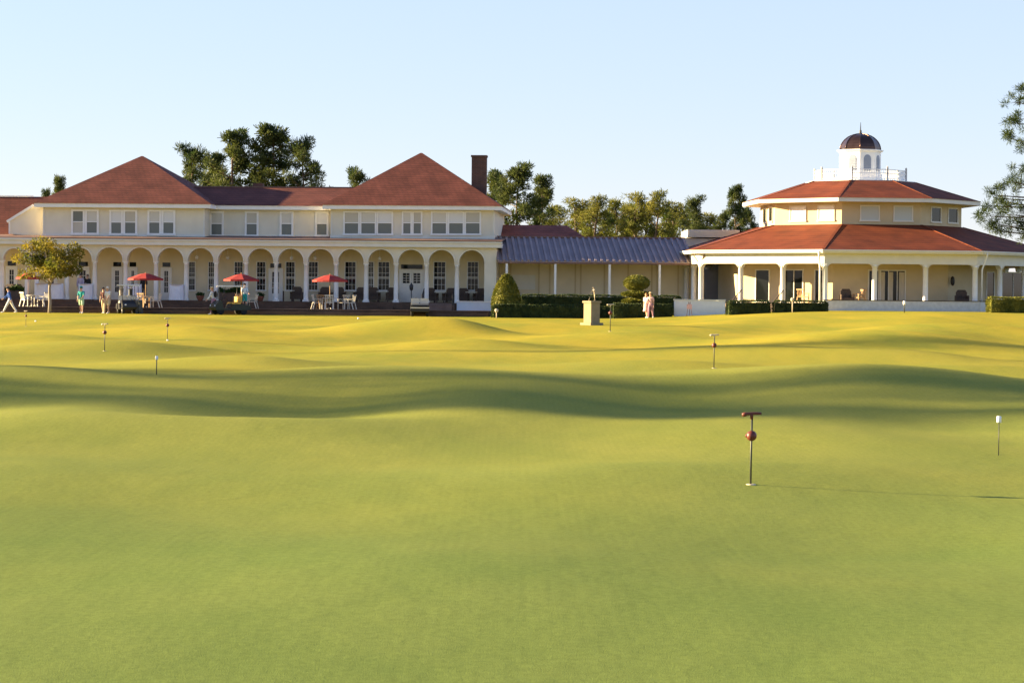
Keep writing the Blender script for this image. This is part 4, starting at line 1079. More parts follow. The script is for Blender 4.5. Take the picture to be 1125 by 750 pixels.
def figure(parent, h, pose, parts):
    """person facing local +y; pose gives swing angles in degrees.  parts: list of (part name, material) for body, shirt, trousers, hair, hat"""
    k = h/1.75
    g = lambda n, d=0: R(pose.get(n, d))
    legs = {}
    ls = []
    for s in (-1, 1):
        hip_ = Vector((.09*s, 0, 0)); kn = hip_ + rotv(.43, g('hip_l' if s < 0 else 'hip_r', 3), .03*s)
        an = kn + rotv(.42, g('hip_l' if s < 0 else 'hip_r', 3) - g('knee_l' if s < 0 else 'knee_r', 4), .0)
        legs[s] = (hip_, kn, an); ls.append(an.z)
    pz = -min(ls) + .075
    lean = g('lean', 3); yaw = 0
    def tor(z, y=0, x=0): return Vector((x, math.sin(lean)*z + y*math.cos(lean), math.cos(lean)*z + pz - y*math.sin(lean)))
    V = []; E = []; Rr = []
    def add(p, r, par=None):
        V.append(Vector(p)*k); Rr.append(tuple(q*k for q in r) if hasattr(r, '__len__') else r*k)
        if par is not None: E.append((par, len(V)-1))
        return len(V)-1
    pel = add(tor(0), (.135, .105)); ab = add(tor(.17), (.125, .095), pel); chst = add(tor(.36), (.150, .105), ab); sh = add(tor(.49), (.10, .08), chst)
    nk = add(tor(.56, .01), .052, sh); jw = add(tor(.62, .035), (.066, .072), nk); hd = add(tor(.71, .03), (.076, .092), jw); tp_ = add(tor(.785, .02), (.058, .07), hd)
    noseb = add(tor(.665, .125), .014, jw)
    J = dict(pel=pel, ab=ab, chst=chst, sh=sh)
    arms = {}
    for s in (-1, 1):
        n_ = 'l' if s < 0 else 'r'
        s0 = add(tor(.475, 0, .165*s), .058, sh)
        el = V[s0]/k + rotv(.285, g('arm_'+n_, 5)+lean*.3, .14*s)
        e_ = add(el, .042, s0)
        wv_ = el + rotv(.25, g('arm_'+n_, 5)+g('elb_'+n_, 12), .04*s)
        w_ = add(wv_, .029, e_)
        d = (wv_-el).normalized(); pal = add(wv_+d*.06, (.036, .022), w_)
        fx = Vector((0, 1, 0)).cross(d).normalized() if abs(d.y) < .9 else Vector((1, 0, 0)); fy = d.cross(fx).normalized()
        for q, (o_, ln) in enumerate(((-.030, .062), (-.010, .074), (.010, .070), (.030, .055))):
            b_ = add(wv_+d*.10+fy*o_, .0098, pal); add(wv_+d*(.10+ln*.5)+fy*o_+fx*.008, .0088, b_); add(wv_+d*(.10+ln*.9)+fy*o_+fx*.028, .0075, len(V)-1)
        t1 = add(wv_+d*.055+fy*.045, .011, pal); add(wv_+d*.10+fy*.062+fx*.012, .009, t1)
        arms[s] = (s0, e_, w_)
    LG = {}
    for s in (-1, 1):
        hp_, kn, an = [p+Vector((0, 0, pz)) for p in legs[s]]
        a = add(hp_+Vector((0, 0, -.04)), .092, pel); b = add(hp_.lerp(kn, .5), .078, a); c = add(kn, .056, b); cf = add(kn.lerp(an, .35), .054, c); d = add(an, .036, cf)
        f1_ = add(an+Vector((.01*s, .08, -.045)), (.038, .03), d); f2 = add(an+Vector((.02*s, .17, -.055)), (.036, .020), f1_)
        hl = add(an+Vector((0, -.045, -.045)), (.03, .03), d)
        LG[s] = (a, b, c, cf, d, f1_, f2, hl)
    out = skin_mesh('body', V, E, Rr, M['skin'], parent)
    def garment(name, chain_lists, grow, m, taper=None):
        ids = []; es = []
        for ch in chain_lists:
            for i, q in enumerate(ch):
                if q not in ids: ids.append(q)
                if i: es.append((ids.index(ch[i-1]), ids.index(q)))
        vs = [V[i].copy() for i in ids]; rs = [tuple(c+grow*k for c in Rr[i]) if hasattr(Rr[i], '__len__') else Rr[i]+grow*k for i in ids]
        return skin_mesh(name, vs, es, rs, m, parent)
    if 'shirt' in parts:
        ch = [[pel, ab, chst, sh]]
        for s in (-1, 1): ch.append([sh, arms[s][0], arms[s][1]] + ([arms[s][2]] if parts.get('long') else []))
        garment('shirt', ch, .022, M[parts['shirt']])
    if 'trousers' in parts:
        ch = [[ab, pel]]
        for s in (-1, 1): ch.append([pel] + list(LG[s][:5]))
        garment('trousers', ch, .020, M[parts['trousers']])
    if 'shorts' in parts:
        ch = [[ab, pel]]
        for s in (-1, 1): ch.append([pel] + list(LG[s][:3]))
        garment('shorts', ch, .030, M[parts['shorts']])
    if 'skirt' in parts:
        c_ = V[pel]; a_ = (V[LG[1][2]]+V[LG[-1][2]])/2
        m = MB(); prof = [(.17, .10), (.19, -.05), (.22, -.22), (.26, -.44), (.25, -.45)]
        vs = [(r_*k, z_*k) for r_, z_ in prof]; m.lathe(vs, tuple(c_), 16); m.build('skirt', M[parts['skirt']], parent)
    if 'shoes' in parts:
        for s in (-1, 1): garment('shoe', [[LG[s][7], LG[s][4], LG[s][5], LG[s][6]]], .012, M[parts['shoes']])
    H_ = V[hd]; fwd = Vector((0, math.cos(lean), -math.sin(lean)))
    if 'hair' in parts:
        MB().ball(tuple(H_ + Vector((0, -.012*k, .035*k))), .088*k, .10*k, .085*k, 14, 10).build('hair', M[parts['hair']], parent)
        if parts.get('longhair'): MB().ball(tuple(H_ + Vector((0, -.05*k, -.06*k))), .085*k, .06*k, .14*k, 12, 8).build('hair', M[parts['hair']], parent)
    if 'hat' in parts:
        m = MB(); c = tuple(H_ + Vector((0, 0, .055*k))); br = parts.get('brim', .11)
        m.lathe([(.095*k, 0), (.098*k, .03*k), (.085*k, .075*k), (.03*k, .10*k)], c, 14)
        m.ball((c[0], c[1]+(.085 if br < .13 else 0)*k, c[2]+.004), br*k*.8 if br < .13 else br*k, br*k, .012*k, 14, 6)
        m.build('hat', M[parts['hat']], parent)
    if 'pack' in parts:
        c = V[chst] - Vector((0, .17*k, -.0)); m = MB(); m.ball(tuple(c), .14*k, .09*k, .22*k, 12, 8); m.build('backpack', M[parts['pack']], parent)
    return dict(V=V, arms=arms, k=k, pz=pz)
def person(px, Yd, h, face_deg, label, pose, parts, z=None, group=None):
    """face_deg: 0 looks away from the camera, 90 looks to the picture's left, 180 towards the camera"""
    p = at(px, 340, Yd); zz = tz(p.x, Yd) if z is None else z
    r = thing('person', label, 'person', (p.x, Yd, zz), R(face_deg), group)
    return r, figure(r, h, pose, parts)
# statue figure: a small bronze boy with a club
sb = thing('statue', 'small bronze figure of a boy leaning on a club on the pedestal', 'statue', (sg.x+.12, sg.y, sg.z+ph_), R(120))
figure(sb, .62, dict(lean=14, arm_l=35, elb_l=20, arm_r=28, elb_r=25, hip_l=8, knee_l=12, hip_r=-6, knee_r=4), dict(hair='bronze'))
for c in sb.children: c.data.materials[0] = M['bronze']
MB().tube([(.05, .19, .19), (.03, .29, .0)], .010, 6).build('club', M['bronze'], sb)

# ================================================================== PEOPLE
GY = 141.2
walkp = dict(hip_l=26, knee_l=6, hip_r=-20, knee_r=14, arm_l=-18, elb_l=10, arm_r=20, elb_r=22, lean=8)
person(11, 141.0, 1.70, 100, 'person in blue shirt and white trousers striding left past the golden tree', dict(hip_l=30, knee_l=4, hip_r=-24, knee_r=10, arm_l=-22, elb_l=10, arm_r=26, elb_r=30, lean=9), dict(shirt='navy', trousers='whitec', shoes='lath', hair='hairk', hat='capd', long=True))
person(89.5, 141.2, 1.66, 170, 'person in teal shirt and pale green shorts standing on the lawn edge', dict(hip_l=9, knee_l=6, hip_r=-8, knee_r=5, arm_l=28, elb_l=40, arm_r=6, elb_r=15), dict(shirt='teal', shorts='greenw', shoes='lath', hair='hairk', hat='teal', long=False))
person(119, 141.0, 1.70, 150, 'white haired person in white shirt and khaki shorts', dict(hip_l=14, knee_l=10, hip_r=-10, knee_r=8, arm_l=20, elb_l=30, arm_r=5, elb_r=20, lean=6), dict(shirt='whitec', shorts='khaki', shoes='lath', hair='hairw'))
person(114, 141.9, 1.64, 165, 'person in dark maroon top and khaki trousers partly behind the white shirt', dict(hip_l=12, knee_l=6, hip_r=-9, knee_r=8, arm_l=15, elb_l=40), dict(shirt='maroon', trousers='khaki', shoes='lath', hair='hairb'))
person(234.5, 141.1, 1.72, 70, 'person in straw hat and pale top with a dark strap pack behind the dark cart', dict(hip_l=10, knee_l=5, hip_r=-8, knee_r=10, arm_l=18, elb_l=25, arm_r=-5, lean=7), dict(shirt='whitec', trousers='mauve', shoes='lath', hair='hairl', hat='straw', brim=.16, pack='blackc', long=True))
person(268.5, 143.6, 1.62, 200, 'person in pale aqua shirt and teal shorts under the second red umbrella', dict(hip_l=6, knee_l=4, arm_l=20, elb_l=50, arm_r=10), dict(shirt='aqua', shorts='teal', shoes='lath', hair='hairk'), z=lt)
person(88.5, 147.9, 1.68, 180, 'person in lavender shirt standing on the porch behind a white table', dict(arm_l=15, elb_l=40), dict(shirt='lav', trousers='blackc', hair='hairk', long=True), z=zf)
person(158, 147.8, 1.66, 180, 'person all in black on the porch under the first red umbrella', dict(arm_l=10, elb_l=60), dict(shirt='blackc', trousers='blackc', hair='hairk', long=True), z=zf)
person(96.5, 148.1, 1.64, 160, 'person in black top on the porch beside the lavender shirt', dict(arm_r=10, elb_r=60), dict(shirt='blackc', trousers='greyc', hair='hairb', long=True), z=zf)
person(710.5, 134.6, 1.50, 150, 'auburn haired person in white top and pink skirt walking beside the low hedge', dict(hip_l=16, knee_l=10, hip_r=-12, knee_r=12, arm_l=20, elb_l=35, arm_r=-8, lean=6), dict(shirt='whitec', skirt='pinkc', shoes='lath', hair='hairl', longhair=True))
person(715, 134.1, 1.52, 158, 'person in pale pink top and mauve trousers walking close beside the auburn hair', dict(hip_l=-10, knee_l=12, hip_r=16, knee_r=8, arm_l=-6, arm_r=18, elb_r=40, lean=5), dict(shirt='pinkc', trousers='mauve', shoes='lath', hair='hairb', hat='straw', brim=.15))

# ================================================================== GOLF CARTS
def wheel(par, x, y, r=.22, w=.18):
    t_ = MB(); t_.lathe([(r*.62, -w/2), (r*.92, -w/2), (r, -w*.32), (r, w*.32), (r*.92, w/2), (r*.62, w/2)], (0, 0, 0), 18)
    ty = t_.build('wheel', M['tyre'], par); ty.location = (x, y, r); ty.rotation_euler = (0, R(90), 0)
    MB().lathe([(r*.58, -w*.46), (r*.60, -w*.2), (r*.60, w*.2), (r*.58, w*.46), (.03, w*.52)], (0, 0, 0), 14).build('rim', M['hub'], ty)
def golf_cart(px, Yd, rz, label, bodym, roof=True, seatm='seatw', z=None):
    p = at(px, 345, Yd); r = thing('golf_cart', label, 'golf cart', (p.x, Yd, tz(p.x, Yd) if z is None else z), R(rz))
    # front is +y, width along x
    b = MB()
    prof_s = [(-1.1, .28), (1.1, .28), (1.16, .42), (1.12, .62), (.92, .80), (.72, .86), (.62, .40), (.12, .36), (.02, .62), (-.62, .66), (-.95, .62), (-1.15, .55)]
    vs = []; N = len(prof_s)
    for x in (-.57, .57): vs += [(x, y, z_) for y, z_ in prof_s]
    b.add(vs, [tuple(range(N)), tuple(range(2*N-1, N-1, -1))] + [(i, i+N, (i+1) % N+N, (i+1) % N) for i in range(N)])
    b.box(-.60, .60, -1.2, -1.1, .32, .44)
    b.build('body', M[bodym], r)
    MB().box(-.54, .54, -.52, .0, .665, .77).build('seat', M[seatm], r)
    MB().box(-.54, -.02, -.60, -.50, .80, 1.12).build('backrest', M[seatm], r); MB().box(.02, .54, -.60, -.50, .80, 1.12).build('backrest', M[seatm], r)
    for x in (-.46, .46):
        wheel(r, x, .78); wheel(r, x, -.72)
    MB().tube([(-.25, .60, .72), (-.25, .38, .98)], .02, 6).build('steering_column', M['dark'], r)
    sw = MB(); 
    pts = [Vector((-.25+.17*math.cos(a*math.pi/6), .36+.09*math.sin(a*math.pi/6), .99+.14*math.sin(a*math.pi/6))) for a in range(13)]
    sw.tube(pts, .014, 6, False).build('steering_wheel', M['dark'], r)
    for x in (-.38, .38): MB().ball((x, 1.12, .56), .07, .04, .05).build('headlight', M['lath'], r)
    if roof:
        m = MB()
        for x in (-.50, .50): m.tube([(x, .74, .84), (x, .50, 1.72)], .018, 6); m.tube([(x, -.62, .66), (x, -.66, 1.72)], .018, 6)
        m.build('roof_post', M['dark'], r)
        t_ = MB(); t_.box(-.60, .60, -.95, .72, 1.72, 1.76).box(-.56, .56, -.90, .66, 1.762, 1.80); t_.build('roof', M['cream'], r)
    else:
        MB().box(-.56, .56, -1.14, -.64, .672, .72).build('cargo_lid', M['dark'], r)
        MB().box(-.58, .58, -1.225, -1.202, .50, .58).build('bumper', M['seatw'], r)
    MB().box(-.45, .45, -1.16, -.72, .66, .70).build('rack', M['dark'], r)
    return r
def golf_bag(loc, rz, label, mcol, tilt=.18):
    r = thing('golf_bag', label, 'golf bag', loc, rz); r.rotation_euler = (tilt, 0, rz)
    MB().lathe([(.12, 0), (.13, .05), (.125, .4), (.135, .78), (.14, .86)], seg=14).build('bag', M[mcol], r)
    MB().ball((0, .13, .30), .09, .05, .2).build('pocket', M['bagr'], r)
    m = MB(); h = MB()
    for k_ in range(7):
        a = k_*.9; x, y = .07*math.cos(a), .07*math.sin(a); t_ = Vector((x*1.4, y*1.4, 1.02+.05*math.sin(k_*2)))
        m.tube([(x, y, .8), tuple(t_)], .008, 5); h.ball(tuple(t_), .035, .05, .03, 8, 6)
    m.build('club_shaft', M['hub'], r); h.build('club_head', M['hub'] if mcol != 'lath' else M['dark'], r)
gc = golf_cart(141, 141.4, 200, 'golf cart with white roof and black body parked at the left terrace', 'cartb')
pc = gc.location
for dx, lab, mc in ((-.30, 'dark golf bag strapped at the back of the white roofed cart', 'bagr'), (.28, 'grey golf bag strapped beside the dark one on the cart', 'greyc')):
    c_, s2 = math.cos(R(200)), math.sin(R(200)); y_ = -.98
    golf_bag((pc.x+dx*c_-y_*s2, pc.y+dx*s2+y_*c_, pc.z+.70), R(200), lab, mc, -.12)
g3 = at(151, 346, 140.6); golf_bag((g3.x, 140.6, 0), R(30), 'dark golf bag standing on the lawn edge just right of the white roofed cart', 'bagr', .1)
g4 = at(155.2, 346, 140.5); golf_bag((g4.x, 140.5, 0), R(150), 'dark golf bag standing furthest right beside the white roofed cart', 'bagr', -.12)
golf_cart(252.5, 141.0, 118, 'dark green golf cart with white roof and amber seats seen from the side', 'cartg', seatm='yellow')
golf_cart(461, 140.8, 3, 'roofless black golf cart with two white seat backs seen from the rear', 'cartb', roof=False)

# ================================================================== TERRACE FURNITURE
def umbrella(px, label, first=None, v=-2.6, dm=1.0):
    u = MF.U(px, v); p = MF.world(u, v, lt)
    if first: return dup(first, p, R(random.uniform(0, 40)), label, 'red umbrellas on the terrace', scale=(dm, dm, 1))
    r = thing('umbrella', label, 'umbrella', p, R(11), 'red umbrellas on the terrace')
    m = MB(); Rr_ = 1.12; n = 8; zt_, ze_ = 2.22, 1.88
    vs = [(0, 0, zt_)]; 
    for q_, (fr, dz) in enumerate(((.33, .08), (.66, .22), (1.0, .36))):
        for k in range(2*n):
            a = math.pi*k/n; rr_ = Rr_*fr*(1 if k % 2 == 0 else .945); vs.append((rr_*math.cos(a), rr_*math.sin(a), zt_-dz-(0 if k % 2 == 0 else .012*fr)))
    for k in range(2*n):
        a = math.pi*k/n; rr_ = Rr_*(1 if k % 2 == 0 else .945); vs.append((rr_*math.cos(a), rr_*math.sin(a), ze_-.13))
    N = 2*n; fs = [(0, 1+k, 1+(k+1) % N) for k in range(N)]
    for q_ in range(3):
        for k in range(N): a = 1+q_*N+k; b = 1+q_*N+(k+1) % N; fs.append((a, a+N, b+N, b))
    m.add(vs, fs); m.build('canopy', M['redcloth'], r)
    rb_ = MB()
    for k in range(n): a = 2*math.pi*k/n; rb_.tube([(0, 0, zt_-.04), (Rr_*.98*math.cos(a), Rr_*.98*math.sin(a), ze_-.02)], .010, 4)
    rb_.build('rib', M['wood'], r)
    MB().tube([(0, 0, 0), (0, 0, zt_+.08)], .022, 8).build('pole', M['wood'], r)
    MB().lathe([(.24, 0), (.24, .05), (.06, .10), (.04, .3)], seg=14).build('base', M['dark'], r)
    return r
U0 = umbrella(160, 'red umbrella over the wooden terrace chairs beside the golf cart with bags')
umbrella(265, 'red umbrella above the dark green golf cart', U0)
umbrella(362.5, 'red umbrella over the group of white chairs', U0)
umbrella(31, 'dark red umbrella half hidden by the golden tree', U0, v=-1.5, dm=.7)
def table_round(px, v, label, z, first=None, cloth_=False):
    p = MF.world(MF.U(px, v), v, z)
    if first: return dup(first, p, 0, label)
    r = thing('round_table', label, 'table', p, 0)
    MB().lathe([(.50, .70), (.52, .715), (.52, .735), (.50, .745)], seg=22).build('table_top', M['seatw'], r)
    MB().tube([(0, 0, .03), (0, 0, .70)], .035, 8).build('pedestal', M['seatw'], r)
    for k in range(4): a = k*math.pi/2+.4; MB().tube([(0, 0, .12), (.2*math.cos(a), .2*math.sin(a), .07), (.34*math.cos(a), .34*math.sin(a), .0)], .022, 6).build('foot', M['seatw'], r)
    return r
RT = table_round(362.5, -2.6, 'white round table at the pole of the third red umbrella', lt)
table_round(160, -2.6, 'white round table at the pole of the first red umbrella', lt, RT)
table_round(38, -2.4, 'white round table beneath the golden tree', lt, RT)
table_round(265, -2.6, 'white round table at the pole of the second red umbrella', lt, RT)
def chair(px, v, rz, label, m, z, first=None, group=None):
    p = MF.world(MF.U(px, v), v, z)
    if first: return dup(first, p, R(rz), label, group)
    r = thing('armchair', label, 'chair', p, R(rz), group)     # front is +y
    s_m = MB().box(-.25, .25, -.24, .26, .42, .455); s_m.build('seat', M[m], r)
    b = MB(); 
    for i in range(5): x = -.2+.1*i; b.bar((x, -.24, .46), (x*1.06, -.33, .88), .035, .02)
    b.bar((-.27, -.335, .90), (.27, -.335, .90), .05, .07); b.bar((-.25, -.25, .52), (.25, -.25, .52), .04, .03)
    b.build('backrest', M[m], r)
    for x in (-.25, .25):
        MB().bar((x, .24, 0), (x, .24, .64), .05).build('leg', M[m], r); MB().bar((x, -.36, 0), (x, -.23, .46), .05).build('leg', M[m], r)
        MB().box(x-.035, x+.035, -.28, .28, .645, .675).build('armrest', M[m], r)
    return r
wg = 'white armchairs round the umbrella tables'
W0 = chair(349, -2.7, -70, 'white armchair on the left of the third umbrella table', 'seatw', lt, group=wg)
chair(362, -3.5, 0, 'white armchair with its back to the lawn before the third umbrella table', 'seatw', lt, W0, wg)
chair(384.5, -2.8, 70, 'white armchair on the right of the third umbrella table', 'seatw', lt, W0, wg)
chair(377.5, -1.9, 150, 'white armchair behind the third umbrella table', 'seatw', lt, W0, wg)
chair(29, -3.0, -50, 'white armchair left of the table under the golden tree', 'seatw', lt, W0, wg)
chair(47.5, -3.1, 60, 'white armchair right of the table under the golden tree', 'seatw', lt, W0, wg)
chair(171, -3.0, 80, 'white armchair right of the first umbrella table', 'seatw', lt, W0, wg)
chair(277, -2.9, 80, 'white armchair right of the second umbrella table', 'seatw', lt, W0, wg)
K0 = chair(158, -3.3, -30, 'warm wooden armchair before the first umbrella table', 'wood', lt, group='wooden terrace armchairs')
chair(353.5, -1.8, 200, 'wooden armchair behind the white chair left of the third table', 'wood', lt, K0, 'wooden terrace armchairs')
chair(262, -3.2, 20, 'wooden armchair behind the dark green golf cart', 'wood', lt, K0, 'wooden terrace armchairs')
# dark wicker chairs and small tables on the porch
def wicker(px, v, rz, label, first=None):
    p = MF.world(MF.U(px, v), v, zf)
    g = 'dark wicker chairs on the porch'
    if first: return dup(first, p, R(rz), label, g)
    r = thing('wicker_chair', label, 'chair', p, R(rz), g)
    MB().box(-.32, .32, -.28, .30, .14, .42).build('seat', M['darkwick'], r)
    m = MB(); pts = [(-.32, .42), (.32, .42), (.34, .80), (.22, .96), (-.22, .96), (-.34, .80)]; m.extrude(pts, -.36, -.28); m.build('backrest', M['darkwick'], r)
    for x in (-.36, .36): MB().box(x-.05, x+.05, -.30, .30, .14, .62).build('armrest', M['darkwick'], r)
    for x in (-.3, .3):
        for y in (-.3, .26): MB().box(x-.03, x+.03, y-.03, y+.03, 0, .138).build('leg', M['darkwick'], r)
    return r
WK = wicker(326, 1.9, 180, 'dark wicker chair by the window right of the middle french door')
for px, v, rz, lab in ((357, 1.9, 180, 'dark wicker chair behind the wooden armchair near the third umbrella'), (396, 1.8, 170, 'dark wicker chair left of the column after the third umbrella'), (411, 1.8, 190, 'dark wicker chair left of the small table before the double door'),
                       (431, 1.9, 180, 'dark wicker chair just left of the double door'), (474, 1.8, 200, 'dark wicker chair just right of the double door'), (494, 1.9, 160, 'dark wicker chair under the second last arch on its right'),
                       (509, 1.9, 180, 'dark wicker chair under the last arch on its left'), (527, 1.9, 175, 'dark wicker chair by the last pier on the right'), (372, 2.0, 180, 'dark wicker chair half hidden by the third umbrella pole'), (18, 1.6, 180, 'dark wicker chair under the leftmost arch'), (8, 1.5, 160, 'dark wicker chair at the left edge of the picture')):
    wicker(px, v, rz, lab, WK)
def ptable(px, v, label, first=None):
    p = MF.world(MF.U(px, v), v, zf)
    if first: return dup(first, p, 0, label, 'small tables on the porch')
    r = thing('side_table', label, 'table', p, 0, 'small tables on the porch')
    MB().box(-.38, .38, -.3, .3, .68, .72).build('table_top', M['cream'], r)
    for x in (-.33, .33):
        for y in (-.25, .25): MB().box(x-.025, x+.025, y-.025, y+.025, 0, .679).build('leg', M['darkwick'], r)
    return r
PT = ptable(385.5, 1.3, 'small pale topped porch table behind the third umbrella chairs')
for px, lab in ((420.5, 'small pale topped porch table left of the double door'), (484, 'small pale topped porch table right of the double door'), (518, 'small pale topped porch table under the last arch'), (317, 'small pale topped porch table beside the french door')): ptable(px, 1.3, lab, PT)
# cloth covered tables
def ctable(px, label, first=None, w=.95, v=-.1):
    p = MF.world(MF.U(px, v), v, zf)
    if first: return dup(first, p, 0, label, 'white clothed tables along the porch')
    r = thing('clothed_table', label, 'table', p, 0, 'white clothed tables along the porch')
    m = MB(); N = 48; vs = []; 
    for j, (gz, gr) in enumerate(((1.0, 0.02), (1.0, .44), (.985, .455), (.6, .46), (.2, .49), (.02, .50))):
        for k in range(N):
            a = 2*math.pi*k/N; fold = .022*math.sin(a*11)*(1-gz)*1.0
            vs.append(((gr+fold)*math.cos(a), (gr+fold)*math.sin(a)*.8, gz*1.02))
    fs = []
    for j in range(5):
        for k in range(N): k2 = (k+1) % N; fs.append((j*N+k, (j+1)*N+k, (j+1)*N+k2, j*N+k2))
    m.add(vs, fs, True); m.build('tablecloth', M['cloth'], r)
    MB().lathe([(.43, 0), (.43, .03)], (0, 0, .97), 20).build('table_top', M['wood'], r); MB().tube([(0, 0, 0), (0, 0, .97)], .04, 8).build('pedestal', M['dark'], r)
    return r
CT = ctable(94, 'white clothed table in front of the person in lavender')
ctable(148, 'white clothed table behind the golf cart with bags', CT); ctable(194, 'white clothed table in the arch right of the first umbrella', CT); ctable(62, 'white clothed table seen right of the golden tree trunk', CT); ctable(46, 'white clothed table seen left of the golden tree trunk', CT)
# pots with plants
def pot(px, v, label, first=None, z=zf):
    p = MF.world(MF.U(px, v), v, z)
    if first: return dup(first, p, random.uniform(0, 6), label, 'terracotta pots on the porch edge')
    r = thing('plant_pot', label, 'plant', p, 0, 'terracotta pots on the porch edge')
    MB().lathe([(.13, 0), (.17, .05), (.24, .22), (.26, .28), (.26, .32), (.22, .32), (.2, .28)], seg=16).build('pot', M['terra'], r)
    rng = np.random.default_rng(9); n = 260; pts = rng.normal(0, 1, (n, 3)); pts /= np.linalg.norm(pts, axis=1)[:, None]; pts[:, 2] = np.abs(pts[:, 2])
    V, Fq = leaves_mesh(pts*rng.uniform(.3, 1, (n, 1))*np.array([.24, .24, .2])+np.array([0, 0, .32])[None], pts, .1, .5, rng)
    raw_mesh('leaves', V, Fq, M['plant'], r); return r
PP = pot(220, -.25, 'terracotta pot left of the person with the straw hat'); pot(286, -.25, 'terracotta pot right of the second umbrella', PP)
def bush(px, v, label, seed, w=.75, hh=.42, zz=.55):
    p = MF.world(MF.U(px, v), v, zf); r = thing('planter_box', label, 'plant', p, MF.yaw)
    MB().box(-w, w, -.18, .18, 0, zz).build('box', M['darkwick'], r)
    rng = np.random.default_rng(seed); n = 900; q = rng.uniform(-1, 1, (n, 3))*np.array([w, .2, .5]); q[:, 2] = np.abs(q[:, 2])*hh*(1+.5*np.sin(q[:, 0]*5))+zz-.04
    d_ = rng.normal(0, .6, (n, 3)); d_[:, 2] += .9; V, Fq = leaves_mesh(q, d_, .14, .45, rng); raw_mesh('leaves', V, Fq, M['plant'], r)
bush(254, .0, 'long planter of dark green plants above the dark green golf cart', 4)
bush(13, .6, 'long planter of plants under the leftmost arch', 6, .9)
# black lantern post and handrails by the double door
p = MF.world(MF.U(452, -1.0), -1.0, lt)
lpst = thing('lamp_post', 'black lantern post standing in front of the double door', 'lamp', p, 0)
MB().tube([(0, 0, 0), (0, 0, 1.25)], .03, 8).lathe([(.10, 0), (.10, .04), (.04, .08)], seg=12).build('post', M['dark'], lpst)
MB().lathe([(.05, 1.25), (.11, 1.32), (.13, 1.58), (.05, 1.68), (.015, 1.76)], seg=8).build('lantern', M['dark'], lpst)
for px, lab in ((466, 'black iron handrail on the left side of the porch stairs'), (499, 'black iron handrail on the right side of the porch stairs')):
    p = MF.world(MF.U(px, -.6), -.6, 0); r = thing('handrail', lab, 'railing', p, MF.yaw)
    MB().tube([(0, 0, zf), (0, 0, zf+.92), (0, -1.3, lt+.95), (0, -1.3, lt)], .022, 6).build('rail', M['dark'], r)
    m = MB()
    for q_ in range(1, 6): y = -1.3*q_/6; m.tube([(0, y, lt+.1), (0, y, zf+.92-(zf-lt-.03)*q_/6)], .010, 5)
    m.build('baluster', M['dark'], r)
# chairs on the pavilion porch
def oct_loc(px, dback):
    return OF.world(OF.U(px, dback), dback, zfl)
a_ = chair(0, 0, 0, 'pale wooden armchair catching sun on the pavilion porch', 'wood', 0, K0)
a_.location = oct_loc(944, 1.2); a_.rotation_euler = (0, 0, R(120))
a_ = dup(WK, oct_loc(930.5, 1.4), R(185), 'brown wicker chair beside the sunny wooden chair on the pavilion porch'); a_['group'] = 'wicker chairs on the pavilion porch'
a_ = dup(WK, oct_loc(1057, 1.3), R(175), 'dark wicker chair near the right corner of the pavilion porch'); a_['group'] = 'wicker chairs on the pavilion porch'
a_ = chair(0, 0, 0, 'wooden armchair behind the columns on the left side of the pavilion', 'wood', 0, K0)
n7w = Matrix.Rotation(R(4.2), 3, 'Z') @ n7; t7w = Matrix.Rotation(R(4.2), 3, 'Z') @ t7
a_.location = Vector((oc.x, oc.y, zfl)) + n7w*(api+1.0) + t7w*2.1; a_.rotation_euler = (0, 0, R(-40))
# small garden lights
def glight(px, Yd, label, ytop, tilt=0):
    p = at(px, 344, Yd); z0 = tz(p.x, Yd); h = at(px, ytop, Yd).z - z0
    r = thing('garden_light', label, 'lamp', (p.x, Yd, z0), 0)
    MB().tube([(0, 0, -.05), (0, 0, h-.2)], .03, 8).build('post', M['markpale'], r); MB().lathe([(.06, h-.22), (.10, h-.17), (.11, h-.06), (.05, h)], seg=12).build('head', M['markpale'], r)
glight(870.5, 131.0, 'pale garden light between the two hedges of the pavilion', 327)
glight(545.5, 134.5, 'pale squat garden light at the left end of the long low hedge', 339)
# easel sign by the landing wall
e0 = at(757, 345, 135.2); es = thing('easel', 'slim reddish easel leaning before the whitewashed landing wall', 'easel', (e0.x, 135.2, tz(e0.x, 135.2)), R(-10))
MB().bar((-.15, 0, 0), (-.03, .10, .85), .025).bar((.18, 0, 0), (.05, .10, .85), .025).bar((0, .45, 0), (.0, .1, .8), .025).build('leg', M['terra'], es)
MB().box(-.14, .16, .02, .05, .42, .70).build('board', M['pinkc'], es)

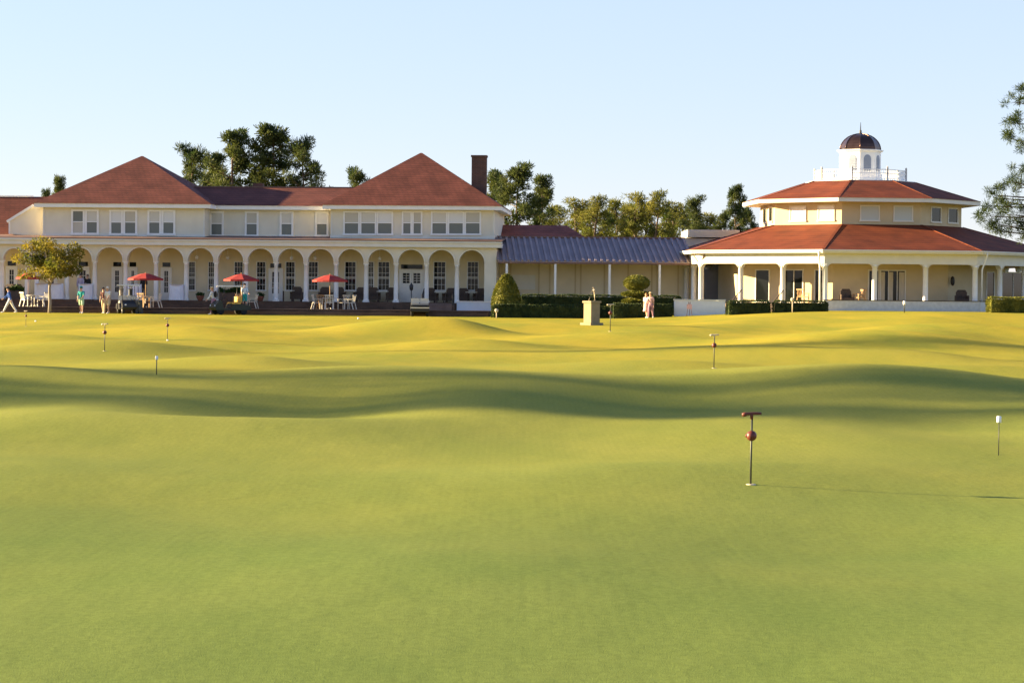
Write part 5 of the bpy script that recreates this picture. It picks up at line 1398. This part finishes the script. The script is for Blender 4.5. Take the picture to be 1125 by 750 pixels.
# ================================================================== SKY AND SUN
w = bpy.data.worlds.new('World'); scene.world = w; w.use_nodes = True
t = w.node_tree; bg = t.nodes['Background']
sky = t.nodes.new('ShaderNodeTexSky'); sky.sky_type = 'NISHITA'; sky.sun_disc = False
az = math.atan2(-math.cos(R(SUN_BACK)), math.sin(R(SUN_BACK)))
sky.sun_elevation = R(SUN_EL); sky.sun_rotation = az
sky.air_density = 1.0; sky.dust_density = .0; sky.ozone_density = 3.0; sky.altitude = 100
tm = t.nodes.new('ShaderNodeMix'); tm.data_type = 'RGBA'; tm.blend_type = 'MULTIPLY'; tm.inputs[0].default_value = 1.0
tm.inputs[7].default_value = (1.03, .86, .96, 1)
t.links.new(sky.outputs[0], tm.inputs[6]); hz = t.nodes.new('ShaderNodeMix'); hz.data_type = 'RGBA'; hz.inputs[0].default_value = .62
hz.inputs[7].default_value = (1.90, 2.24, 2.72, 1)          # thin pale haze low in the sky
tcw = t.nodes.new('ShaderNodeTexCoord'); spw = t.nodes.new('ShaderNodeSeparateXYZ'); mrw = t.nodes.new('ShaderNodeMapRange')
mrw.interpolation_type = 'SMOOTHSTEP'; mrw.inputs[1].default_value = .06; mrw.inputs[2].default_value = .55; mrw.inputs[3].default_value = .66; mrw.inputs[4].default_value = .0
t.links.new(tcw.outputs['Generated'], spw.inputs[0]); t.links.new(spw.outputs['Z'], mrw.inputs[0]); t.links.new(mrw.outputs[0], hz.inputs[0])
t.links.new(tm.outputs[2], hz.inputs[6]); t.links.new(hz.outputs[2], bg.inputs['Color']); bg.inputs['Strength'].default_value = .066
sd = bpy.data.lights.new('sun', 'SUN'); sd.energy = 5.0; sd.angle = R(.5); sd.color = (1.0, .77, .43)
so = bpy.data.objects.new('sun', sd); C.objects.link(so)
dirv = Vector((-math.cos(R(SUN_BACK))*math.cos(R(SUN_EL)), math.sin(R(SUN_BACK))*math.cos(R(SUN_EL)), math.sin(R(SUN_EL))))
so.rotation_euler = dirv.to_track_quat('Z', 'Y').to_euler(); so.location = (-40, 60, 60)
vs = scene.view_settings
vs.view_transform = 'Standard'; vs.look = 'None'; vs.exposure = 2.35; vs.gamma = 1.0; vs.use_curve_mapping = False
scene.render.engine = 'CYCLES'
scene.cycles.max_bounces = 6; scene.cycles.diffuse_bounces = 4
